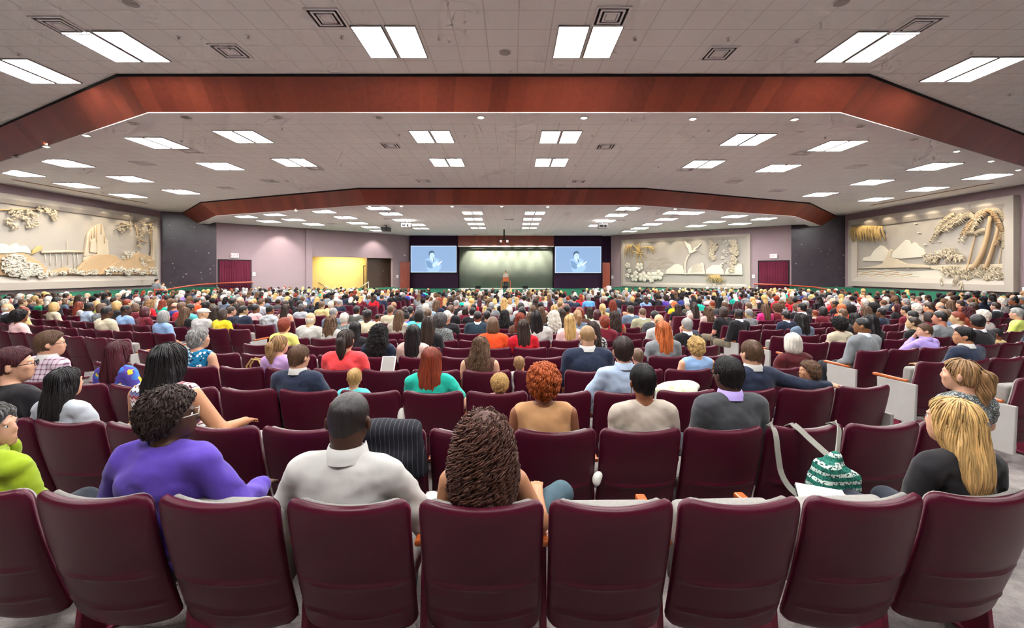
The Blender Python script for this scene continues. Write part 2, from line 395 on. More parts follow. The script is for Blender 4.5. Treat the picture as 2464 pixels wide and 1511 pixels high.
# green base along the side walls, low green kerb on the diagonals
for nm, pts, z1, lb in (
    ('baseboard_left', [(XL, 12), (XL+.25, 12), (XL+.25, 30.2), (-21.0, 31.5), (-21.4, 31.9), (XL, 30.4)], EYE-1.08, 'green carpeted base under the left relief'),
    ('baseboard_right', [(XR, 12), (XR-.25, 12), (XR-.25, 32.2), (20.9, 33.2), (21.3, 33.6), (XR, 32.45)], EYE-1.10, 'green carpeted base under the palm tree relief'),
    ('baseboard_front_left', [tuple(LA), tuple(LA+Vector((.7, -.7))*1.6), tuple(LB+Vector((1.2, -2.0))), tuple(LB)], EYE-1.42, 'green carpeted ledge under the golden entry'),
    ('baseboard_front_right', [tuple(RA), tuple(RA+Vector((-.7, -.7))*1.6), tuple(RB+Vector((-1.2, -2.0))), tuple(RB)], EYE-1.42, 'green carpeted ledge under the crane relief')):
    struct(MB().plan(pts, -1.0, z1).obj(nm, M['green']), lb)
# curtained doorways
def curtain(px0, px1, py0, A, B, label, n):
    a, b = on_line(px0, A, B), on_line(px1, A, B); d = (b-a).normalized(); nrm = Vector((-d.y, d.x))
    if nrm.dot(-a) < 0: nrm = -nrm
    z1 = zat(py0, (a.y+b.y)/2); r = empty('doorway_curtain', (a.x, a.y, -.6), 0, label, 'curtain')
    V, N = [], 90; w = (b-a).length
    for z in (0, z1+.6):
        for i in range(N):
            p = d*(w*i/(N-1))+nrm*(.09+.03*math.sin(i*1.3)); V.append((p.x, p.y, z))
    c = link('drape', mesh_np('drape', V, [(i, i+1, N+i+1, N+i) for i in range(N-1)], [M['curtain']], True), r)
    c.modifiers.new('s', 'SOLIDIFY').thickness = .012
    q = MB()
    for s0, s1, y0, y1 in ((-.08, 0, 0, z1+.68), (w, w+.08, 0, z1+.68), (0, w, z1+.6, z1+.68)):
        P, Q = d*s0, d*s1; q.plan([tuple(P), tuple(Q), tuple(Q+nrm*.07), tuple(P+nrm*.07)], y0, y1)
    q.obj('door_frame', M['black'], r)
curtain(527, 602, 627, LA, LB, 'maroon pleated curtain in the doorway left of the golden entry', 1)
curtain(1827, 1897, 629, RA, RB, 'maroon pleated curtain in the doorway beside the crane relief', 1)
# exit signs
def text_mesh(body, size, mat, parent, loc, rot, ext=.004):
    cu = bpy.data.curves.new('letters', 'FONT'); cu.body = body; cu.size = size; cu.align_x = 'CENTER'; cu.align_y = 'CENTER'; cu.extrude = ext
    o = bpy.data.objects.new('lettering', cu); COL.objects.link(o); bpy.context.view_layer.update()
    me = bpy.data.meshes.new_from_object(o.evaluated_get(bpy.context.evaluated_depsgraph_get())); bpy.data.objects.remove(o)
    me.materials.clear(); me.materials.append(mat)
    o = link('lettering', me, parent); o.location = loc; o.rotation_euler = rot; return o
M['exitred'] = plain('exit_red', rgb(206, 60, 60), .5, .3)
def exitsign(px, py, A, B, label):
    p = on_line(px, A, B); d = (Vector(B)-Vector(A)).normalized()
    if d.x < 0: d = -d
    r = empty('exit_sign', (p.x, p.y, zat(py, p.y)), math.atan2(d.y, d.x), label, 'sign')
    MB().box((-.26, -.12, -.16), (.26, -.0, .16)).obj('sign_box', M['white'], r, bevel=.01)
    text_mesh('EXIT', .24, M['exitred'], r, (0, -.125, 0), (PI/2, 0, 0))
exitsign(564, 615, LA, LB, 'white exit sign above the curtain left of the golden entry')
exitsign(1862, 616, RA, RB, 'white exit sign above the curtain beside the granite pier')
# wall controls
for px, py, A, B, lb in ((611, 660, LA, LB, 'small white wall control beside the left curtain'), (956, 665, LB, CL, 'small white wall control beside the first brown door'), (1813, 665, RA, RB, 'small white wall control beside the crane relief'), (1474, 667, RB, CR, 'small white wall control beside the second brown door')):
    p = on_line(px, A, B); d = (Vector(B)-Vector(A)).normalized()
    if d.x < 0: d = -d
    r = empty('wall_control', (p.x, p.y, zat(py, p.y)), math.atan2(d.y, d.x), lb, 'wall switch')
    MB().box((-.1, -.06, -.14), (.1, 0, .14)).obj('cover_plate', M['white'], r, bevel=.01)
    MB().box((-.03, -.075, -.04), (.03, -.06, .04)).obj('button', M['grey_panel'], r, bevel=.004)
# framed notice at the right edge
p = (XR-.02, 20.75); r = empty('framed_notice', (XR-.03, 20.75, zat(713, 20.75)), -PI/2, 'framed red and white notice under the palm tree relief', 'sign')
MB().box((-.35, -.04, -.5), (.35, 0, .42)).obj('frame', M['white'], r, bevel=.01)
MB().box((-.25, -.05, -.38), (.25, -.035, .3)).obj('notice', M['exitred'], r)
MB().box((-.18, -.055, .0), (.18, -.048, .2)).obj('picture', M['dark_metal'], r)
# =========================== rails =====================================================
M['glass'] = NT('rail_glass').m; g = M['glass'].node_tree.nodes['Principled BSDF']; g.inputs['Transmission Weight'].default_value = 1; g.inputs['Roughness'].default_value = .02; g.inputs['Base Color'].default_value = rgb(215, 225, 225); g.inputs['IOR'].default_value = 1.05
def rail(pts, label, post_first):
    P = [Vector(p) for p in pts]; r = empty('glass_railing', (P[0].x, P[0].y, 0), 0, label, 'railing'); o = Vector((P[0].x, P[0].y, 0))
    MB().tube([p-o for p in P], .055, 8).obj('handrail', M['rail_wood'], r, smooth=True)
    for a, b in zip(P[:-1], P[1:]):
        A, B = a-o, b-o; n = Vector((-(B-A).y, (B-A).x, 0)).normalized()*.012
        vs = [A-n, B-n, B+n, A+n]; vs = [(v.x, v.y, -.55) for v in vs]+[(v.x, v.y, v.z-.07) for v in vs]
        MB().add(vs, [(0, 3, 2, 1), (4, 5, 6, 7), (0, 1, 5, 4), (1, 2, 6, 5), (2, 3, 7, 6), (3, 0, 4, 7)]).obj('glass_pane', M['glass'], r)
    e = (P[0] if post_first else P[-1])-o
    MB().tube([(e.x, e.y, -.6), (e.x, e.y, e.z)], .05, 8).obj('end_post', M['rail_wood'], r)
def rp(px, py, Y): return ((px-CX)/F*Y, Y, zat(py, Y))
rail([rp(372, 697, 26.5), rp(400, 697, 27.3), rp(440, 690, 28.6), rp(480, 685, 29.6), rp(540, 681, 30.3), rp(609, 679, 30.6)], 'curved glass railing with wooden handrail before the left granite pier', True)
rail([rp(1815, 683.5, 31.6), rp(1885, 685.5, 31.6), rp(1960, 691, 30.6), rp(2005, 699, 29.6), rp(2048, 706, 28.6)], 'curved glass railing with wooden handrail before the right granite pier', False)
for px0, px1, lb, s in ((765, 800, 'thin metal handrail on the left of the golden entry', 1), (860, 887, 'bright metal handrail on the right of the golden entry', -1)):
    Y = 39.5; a, b = (rp(px0, 679, Y), rp(px1, 699, Y)) if s == 1 else (rp(px0, 698, Y), rp(px1, 678, Y))
    hi = a if s == 1 else b
    r = empty('stair_handrail', (a[0], Y, 0), 0, lb, 'railing')
    MB().tube([(0, 0, a[2]), (b[0]-a[0], 0, b[2])], .045, 8).obj('rail', M['metal'], r, smooth=True)
    MB().tube([(hi[0]-a[0], 0, -.65), (hi[0]-a[0], 0, hi[2])], .035, 8).obj('post', M['metal'], r, smooth=True)
# =========================== screens ===================================================
def scr_mat(name, c, s):
    t = NT(name); t.b.inputs['Base Color'].default_value = (0.05, .05, .05, 1); t.b.inputs['Emission Color'].default_value = c; t.b.inputs['Emission Strength'].default_value = s; t.rough(.6, .1); return t.m
M['scr'] = scr_mat('screen_blue', rgb(132, 162, 200), .24); M['scr_edge'] = scr_mat('screen_edge', rgb(196, 206, 232), .26)
M['scr_suit'] = scr_mat('screen_suit', rgb(150, 184, 216), .26); M['scr_dark'] = scr_mat('screen_dark', rgb(72, 98, 132), .22); M['scr_skin'] = scr_mat('screen_skin', rgb(182, 208, 236), .27); M['scr_white'] = scr_mat('screen_white', rgb(214, 230, 250), .29); M['scr_mid'] = scr_mat('screen_mid', rgb(112, 146, 184), .24)
def screen(px0, py0, px1, py1, label):
    Y = SY-.3; x0, x1, z0, z1 = sx(px0, Y), sx(px1, Y), zat(py1, Y), zat(py0, Y)
    r = empty('projection_screen', (x0, Y, z0), 0, label, 'screen'); W, H = x1-x0, z1-z0
    MB().box((-.08, 0, -.12), (W+.08, .1, H+.06)).obj('screen_frame', M['black'], r, bevel=.01)
    MB().box((0, -.02, 0), (W, 0, H)).obj('screen_border', M['scr_edge'], r)
    MB().box((.05, -.03, .05), (W-.05, -.018, H-.05)).obj('screen_picture', M['scr'], r)
    def poly(name, pts, m, d):
        mb = MB(); mb.prism([(.05+(x-42)/570*W*1.0, (486-y)/322*H+.0) for x, y in pts], .004); mb.obj(name, m, r, loc=(0, -.034-d, 0))
    def ov(name, cx, cy, rx, ry, m, d, n=20): poly(name, [(cx+rx*math.cos(2*PI*k/n), cy+ry*math.sin(2*PI*k/n)) for k in range(n)], m, d)
    poly('pictured_jacket', [(255, 478), (232, 420), (215, 335), (245, 315), (275, 308), (330, 308), (375, 318), (390, 345), (380, 395), (418, 390), (410, 440), (375, 478)], M['scr_suit'], 0)
    poly('pictured_sleeve', [(222, 340), (262, 345), (330, 400), (322, 420), (285, 440), (240, 420)], M['scr_mid'], .004)
    poly('pictured_shirt', [(272, 308), (296, 300), (332, 308), (318, 352), (290, 330)], M['scr_white'], .004)
    poly('pictured_tie', [(312, 318), (324, 318), (328, 350), (318, 356)], M['scr_dark'], .008)
    ov('pictured_face', 301, 285, 31, 42, M['scr_skin'], .008)
    poly('pictured_hair', [(264, 288), (259, 255), (270, 230), (298, 219), (322, 226), (333, 250), (331, 262), (312, 248), (285, 252), (272, 268), (270, 292)], M['scr_dark'], .012)
    for ex in (296, 318): ov('pictured_eye', ex, 276, 5, 3, M['scr_dark'], .012, 8)
    ov('pictured_mouth', 312, 306, 7, 3.5, M['scr_mid'], .012, 8)
    poly('pictured_hand', [(300, 398), (330, 370), (362, 348), (378, 356), (370, 385), (345, 410), (318, 425)], M['scr_skin'], .012)
    poly('pictured_hand', [(366, 388), (395, 362), (432, 342), (428, 352), (405, 376), (388, 398), (372, 402)], M['scr_white'], .014)
screen(988.5, 591.5, 1098.5, 655.5, 'projection screen showing a speaker, on the side of the golden entry')
screen(1335.5, 593, 1446.5, 656.5, 'projection screen showing a speaker, on the side of the crane relief')
# =========================== ceiling lights ===========================================
def light_fixture(p, label, group, mat, n=2, L=1.17):
    r = empty('ceiling_light', p, 0, label, 'ceiling light', group)
    for s in ((-1, 1) if n == 2 else (0,)):
        c = s*.315; mb = MB()
        for a, b in (((c-.29, -L/2-.02, -.03), (c-.27, L/2+.02, 0)), ((c+.27, -L/2-.02, -.03), (c+.29, L/2+.02, 0)), ((c-.27, -L/2-.02, -.03), (c+.27, -L/2, 0)), ((c-.27, L/2, -.03), (c+.27, L/2+.02, 0))): mb.box(a, b)
        f = link('light_frame', LF[s], r) if s in LF else mb.obj('light_frame', M['grey_panel'], r)
        LF[s] = f.data
        k = (s, mat.name)
        if k not in LD: LD[k] = MB().box((c-.27, -L/2, -.022), (c+.27, L/2, -.012)).obj('diffuser', mat, f).data
        else: link('diffuser', LD[k], f)
LF, LD = {}, {}
def rowcol(lst, tol):
    lst = sorted(lst, key=lambda q: q[1]); rows = []
    for q in lst:
        if rows and q[1]-rows[-1][0][1] < tol: rows[-1].append(q)
        else: rows.append([q])
    return [sorted(r_) for r_ in rows]
LIGHTS = {
 'rear bay': (H1, 30, [(942, 101), (1410, 101), (285, 112), (2081, 113), (72, 171), (2335, 167)]),
 'middle bay': (H2, 9, [(1041, 328), (1077, 390), (1347, 329), (1326, 390), (588, 328), (380, 343), (532, 399), (710, 390), (158, 392), (42, 416), (186, 445), (315, 430), (309, 470), (437, 461), (1798, 335), (2012, 350), (1692, 394), (1871, 404), (2247, 400), (2097, 438), (2377, 424), (2231, 454), (1974, 467), (2107, 479)]),
 'stage bay': (H3, 5, [(1137, 511.5), (1139.5, 526.5), (1146, 538.5), (1151, 548), (1287, 512), (1281, 526.5), (1277, 538.5), (1274, 548), (909, 500), (941, 514), (970, 529), (1002, 540), (1013, 549), (832, 523), (860, 536), (892, 546), (910, 554), (586, 520), (655, 515), (647, 532), (707, 528), (755, 539), (777, 508), (1512, 501), (1483, 517), (1457, 531), (1437, 542), (1625, 511), (1603, 527), (1569, 539), (1539, 549), (1515, 556), (1665, 512), (1767, 520), (1719, 533), (1674, 543), (1838, 526), (1780, 538)])}
for bay, (z, tol, L) in LIGHTS.items():
    for i, row in enumerate(rowcol(L, tol)):
        for j, (px, py) in enumerate(row):
            dim = (px, py) in ((1151, 548), (1274, 548), (1013, 549), (1515, 556), (910, 554))
            p = on_z(px, py, z)
            light_fixture(p, f'{"dim" if dim else "bright"} twin fluorescent panel, {bay}, {ORD[i+1]} row from the camera, {ORD[j+1]} from left', 'fluorescent panels of the '+bay, M['lightdim' if dim else 'light'])
for i, y in enumerate((4.6, .3)):
    for j, x in enumerate((-8.2, -2.4, 1.5, 7.3)):
        light_fixture(Vector((x, y, H1)), f'bright twin fluorescent panel above and behind the camera, {ORD[i+1]} row back, {ORD[j+1]} from left', 'fluorescent panels of the rear bay', M['light'])
# vents
VENT = []
def vent(p, label, s=.3):
    r = empty('air_vent', p, 0, label, 'air vent', 'square air vents in the ceiling')
    if VENT:
        for nm, me in VENT: link(nm, me, r)
        return
    mb = MB()
    for a in (s, s*.72, s*.46):
        w = .035
        for q in (((-a, -a, -.03), (a, -a+w, 0)), ((-a, a-w, -.03), (a, a, 0)), ((-a, -a+w, -.03), (-a+w, a-w, 0)), ((a-w, -a+w, -.03), (a, a-w, 0))): mb.box(*q)
    VENT.append(('vent_frame', mb.obj('vent_frame', M['soffit'], r).data))
    VENT.append(('vent_core', MB().box((-s*.95, -s*.95, -.012), (s*.95, s*.95, -.002)).obj('vent_core', M['black'], r).data))
    VENT.append(('vent_plate', MB().box((-s*.3, -s*.3, -.028), (s*.3, s*.3, -.014)).obj('vent_plate', M['soffit'], r).data))
for bay, z, L in (('rear bay', H1, [(146, 60), (555, 122), (787, 42), (1470, 38), (1730, 127), (2205, 60)]),
                  ('middle bay', H2, [(940, 349), (1457, 352), (455, 362), (343, 392), (757, 404), (648, 435), (1018, 435), (545, 452), (1392, 436), (1932, 367), (1650, 407), (2058, 400), (1765, 437), (1872, 458), (2003, 466)]),
                  ('stage bay', H3, [(937, 506), (935, 527), (1226, 528), (1145, 564), (1291, 563), (800, 538), (1496, 508), (1493, 530), (1627, 519), (1505, 551)])):
    for j, (px, py) in enumerate(sorted(L)): vent(on_z(px, py, z), f'square ceiling air vent in the {bay}, {ORD[j+1]} from left')
# downlights in the soffits
def downlight(p, lit, label):
    r = empty('recessed_downlight', p, 0, label, 'ceiling light', 'round downlights under the wood beams')
    V, Fs = [], []; n = 24
    for rr, zz in ((.11, -.012), (.10, -.022), (.075, -.022), (.07, 0.0), (.05, .03)):
        for k in range(n): V.append((rr*math.cos(2*PI*k/n), rr*math.sin(2*PI*k/n), zz))
    for i in range(4):
        for k in range(n): Fs.append((i*n+k, i*n+(k+1) % n, (i+1)*n+(k+1) % n, (i+1)*n+k))
    Fs.append(tuple(range(n)))
    link('trim_ring', mesh_np('trim_ring', V, Fs, [M['metal' if not lit else 'white']], True), r)
    MB().ell((0, 0, -.012), (.062, .062, .03), 12, 6).obj('bulb', M['spot'] if lit else M['grey_panel'], r, smooth=True)
for j, (px, py, lit) in enumerate(sorted([(322, 297, 0), (448, 282, 0), (668, 282, 0), (911, 282, 0), (1157, 281, 1), (1405, 282, 1), (1667, 285, 1), (1912, 286, 1), (2070, 303, 0), (2197, 335, 0), (2302, 363, 1), (2385, 387, 1), (208, 325, 1), (112, 352, 1), (37, 377, 0), (2450, 408, 1)])):
    p = on_z(px, py, 3.895+EYE); downlight((p.x, p.y, p.z-.001), lit, f'{"lit" if lit else "unlit"} round downlight under the first wood beam, {ORD[j+1]} from left')
for j, (px, py) in enumerate([(712, 506), (889, 495), (966, 495), (1088, 496), (1207, 496), (1318, 497), (1625, 502)]):
    p = on_z(px, py, 3.455+EYE); downlight((p.x, p.y, p.z-.001), 1, f'lit round downlight under the second wood beam, {ORD[j+1]} from left')
# sprinklers and smoke heads
for j, (px, py, z) in enumerate([(45, 128, H1), (430, 88, H1), (597, 86, H1), (822, 86, H1), (1056, 90, H1), (1528, 90, H1), (1752, 92, H1), (1919, 95, H1), (2337, 124, H1), (2430, 226, H1), (679, 308, H2), (960, 323, H2), (1117, 325, H2), (1425, 325, H2), (1705, 312, H2), (1986, 330, H2), (437, 338, H2), (820, 396, H2), (1384, 396, H2), (1584, 400, H2)]):
    r = empty('ceiling_sprinkler', on_z(px, py, z), 0, f'small ceiling sprinkler head, {ORD[j % 10+1]} from left in the {"rear" if z == H1 else "middle"} bay', 'sprinkler', 'ceiling sprinkler heads')
    MB().disc((0, 0, -.008), .045, .008, 16).obj('escutcheon', M['white'], r)
    MB().tube([(0, 0, 0), (0, 0, -.05)], .012, 8).disc((0, 0, -.06), .03, .006, 12).obj('head', M['metal'], r)
for px, py, lb in ((1215, 125, 'round ceiling speaker grille between the two middle light panels'), (315, 6, 'round ceiling speaker grille at the top left'), (2025, 4, 'round ceiling speaker grille at the top right')):
    r = empty('ceiling_speaker', on_z(px, py, H1), 0, lb, 'speaker')
    MB().disc((0, 0, -.015), .14, .014, 28).obj('speaker_rim', M['soffit'], r); MB().disc((0, 0, -.02), .12, .006, 28).obj('speaker_grille', M['grey_panel'], r)
# slot diffusers along the side walls
for nm, px0, py0, px1, py1 in (('trim_11', 30, 432, 352, 489), ('trim_12', 2097, 494, 2390, 440)):
    a, b = on_z(px0, py0, H2-.004), on_z(px1, py1, H2-.004); d = (b-a).normalized(); n = Vector((-d.y, d.x, 0))*.08
    struct(MB().plan([tuple((a+n).xy), tuple((b+n).xy), tuple((b-n).xy), tuple((a-n).xy)], H2-.015, H2-.003).obj(nm, M['relief_brown']), 'long slot diffuser in the ceiling')
# wall wash lamps: real spots in the ceiling above the walls and the stage
def spot(p, tgt, e, ang, col, label, sz=.06):
    l = bpy.data.lights.new('wash_spot', 'SPOT'); l.energy = e; l.spot_size = ang; l.spot_blend = .6; l.color = col; l.shadow_soft_size = sz
    o = bpy.data.objects.new('wash_spotlight', l); COL.objects.link(o); o.location = p
    o.rotation_euler = (Vector(tgt)-Vector(p)).to_track_quat('-Z', 'Y').to_euler(); tag(o, label, 'spotlight', 'wall washing spotlights')
for j, px in enumerate((1142, 1164, 1190, 1217, 1248, 1277, 1306)):
    x = sx(px); spot((x, SY-1.6, H3-.15), (x, SY+.4, 2.6), 250, 1.0, (1, .97, .82), f'stage spotlight over the backdrop, {ORD[j+1]} from left')
for j, y in enumerate((21.5, 22.9, 24.3, 25.8, 27.3, 28.8)):
    spot((XL+1.3, y, H2-.1), (XL, y, 3.2), 34, 1.3, (1, .84, .6), f'wall washer over the left relief, {ORD[j+1]} from the camera')
    spot((XR-1.3, y+1, H2-.1), (XR, y+1, 3.2), 34, 1.3, (1, .84, .6), f'wall washer over the palm relief, {ORD[j+1]} from the camera')
for j, t in enumerate((.12, .3, .48, .66, .84)):
    q = RB.lerp(RA, t*.62); nr = Vector((-.7, -.72)); spot((q.x+nr.x*1.3, q.y+nr.y*1.3, H3-.1), (q.x, q.y, 3), 26, 1.3, (1, .86, .62), f'wall washer over the crane relief, {ORD[j+1]} from left')
for j, t in enumerate((.3, .86)):
    q = LA.lerp(LB, t); nr = Vector((.7, -.72)); spot((q.x+nr.x*1.4, q.y+nr.y*1.4, H3-.1), (q.x, q.y, 2.5), 70, 1.5, (1, .95, .9), f'wall washer over the diagonal mauve wall, {ORD[j+1]} from left', .1)
# =========================== projectors ===============================================
def projector(px, py, Y, drop, label, dark=False):
    z = zat(py, Y); x = (px-CX)/F*Y
    r = empty('ceiling_projector', (x, Y, z), 0, label, 'projector')
    m = M['dark_metal'] if dark else M['grey_panel']
    MB().box((-.32, -.3, -.17), (.32, .3, .12)).obj('projector_body', m, r, bevel=.03)
    MB().tube([(.12, -.29, -.02), (.12, -.36, -.02)], .07, 14).obj('lens', M['black'], r)
    MB().box((-.26, -.31, -.1), (-.02, -.298, .05)).obj('rear_grille', M['dark_metal'], r)
    MB().tube([(0, 0, .12), (0, 0, H3-z)], .03, 8).obj('mount_pole', M['dark_metal'], r)
projector(979, 542, 30.5, 0, 'grey ceiling projector near the first screen')
projector(1450, 544, 30.5, 0, 'grey ceiling projector near the second screen')
projector(929, 551, 34.0, 0, 'small dark ceiling projector over the golden entry', True)
Y = 37; r = empty('pole_camera_mount', ((1213-CX)/F*Y, Y, zat(577, Y)), 0, 'twin cameras hanging on a long black pole before the stage', 'camera mount')
MB().tube([(0, 0, 0), (0, 0, H3-zat(577, Y))], .06, 10).obj('pole', M['black'], r)
MB().box((-.42, -.05, -.02), (.42, .05, .06)).obj('crossbar', M['black'], r, bevel=.01)
for s in (-1, 1): MB().box((s*.27-.1, -.2, -.22), (s*.27+.1, .2, -.02)).obj('camera_head', M['white'], r, bevel=.02)
# lectern and monitor wedges
Y = 41.3; lx = (1217-CX)/F*Y
r = empty('lectern', (lx, Y, ST), 0, 'wooden lectern on the stage before the backdrop', 'lectern')
MB().box((-.42, -.22, 1.02), (.42, .22, 1.08)).obj('reading_desk', M['rail_wood'], r, bevel=.01)
MB().box((-.28, -.16, .72), (.28, .16, 1.02)).obj('lectern_body', M['arm_wood'], r, bevel=.01)
MB().box((-.46, -.25, .68), (.46, .25, .73)).obj('table_shelf', M['arm_wood'], r, bevel=.01)
for a in (-.42, .42):
    for b in (-.2, .2): MB().box((a-.03, b-.03, 0), (a+.03, b+.03, .68)).obj('leg', M['arm_wood'], r)
for px, lb in ((1150, 'black stage monitor left of the lectern'), (1216, 'black stage monitor directly before the lectern'), (1264, 'black stage monitor right of the lectern')):
    x = (px-CX)/F*40.75; r = empty('stage_monitor', (x, 40.78, ST+.0251), 0, lb, 'stage monitor')
    MB().add([(-.25, -.15, 0), (.25, -.15, 0), (.25, .15, 0), (-.25, .15, 0), (-.25, -.15, .1), (.25, -.15, .1), (.25, .1, .26), (-.25, .1, .26)], [(0, 3, 2, 1), (4, 5, 6, 7), (0, 1, 5, 4), (1, 2, 6, 5), (2, 3, 7, 6), (3, 0, 4, 7)]).obj('monitor_cabinet', M['black'], r, bevel=.01)
    MB().box((-.22, -.16, .02), (.22, -.15, .09)).obj('monitor_grille', M['dark_metal'], r)
# world, camera
w = bpy.data.worlds.new('world'); SC.world = w; w.use_nodes = True
w.node_tree.nodes['Background'].inputs[0].default_value = (.8, .85, 1, 1); w.node_tree.nodes['Background'].inputs[1].default_value = .05
cd = bpy.data.cameras.new('camera'); cam = bpy.data.objects.new('camera', cd); COL.objects.link(cam); SC.camera = cam
cam.location = (0, 0, EYE); cam.rotation_euler = (PI/2, 0, 0); cd.sensor_width = 36; cd.lens = 36*F/2464; cd.shift_y = -(755.5-HZ)/2464; cd.clip_start = .05; cd.clip_end = 200
SC.view_settings.view_transform = 'Standard'; SC.view_settings.look = 'None'; SC.view_settings.gamma = 1; SC.view_settings.use_curve_mapping = False
SC.view_settings.exposure = 2.45
SC.cycles.use_denoising = True; SC.cycles.max_bounces = 5; SC.cycles.diffuse_bounces = 3; SC.cycles.glossy_bounces = 2; SC.cycles.transmission_bounces = 4; SC.cycles.transparent_max_bounces = 4
SC.cycles.use_adaptive_sampling = True; SC.cycles.adaptive_threshold = .08; SC.cycles.adaptive_min_samples = 12; SC.cycles.sample_clamp_indirect = 4; SC.cycles.caustics_reflective = False; SC.cycles.caustics_refractive = False
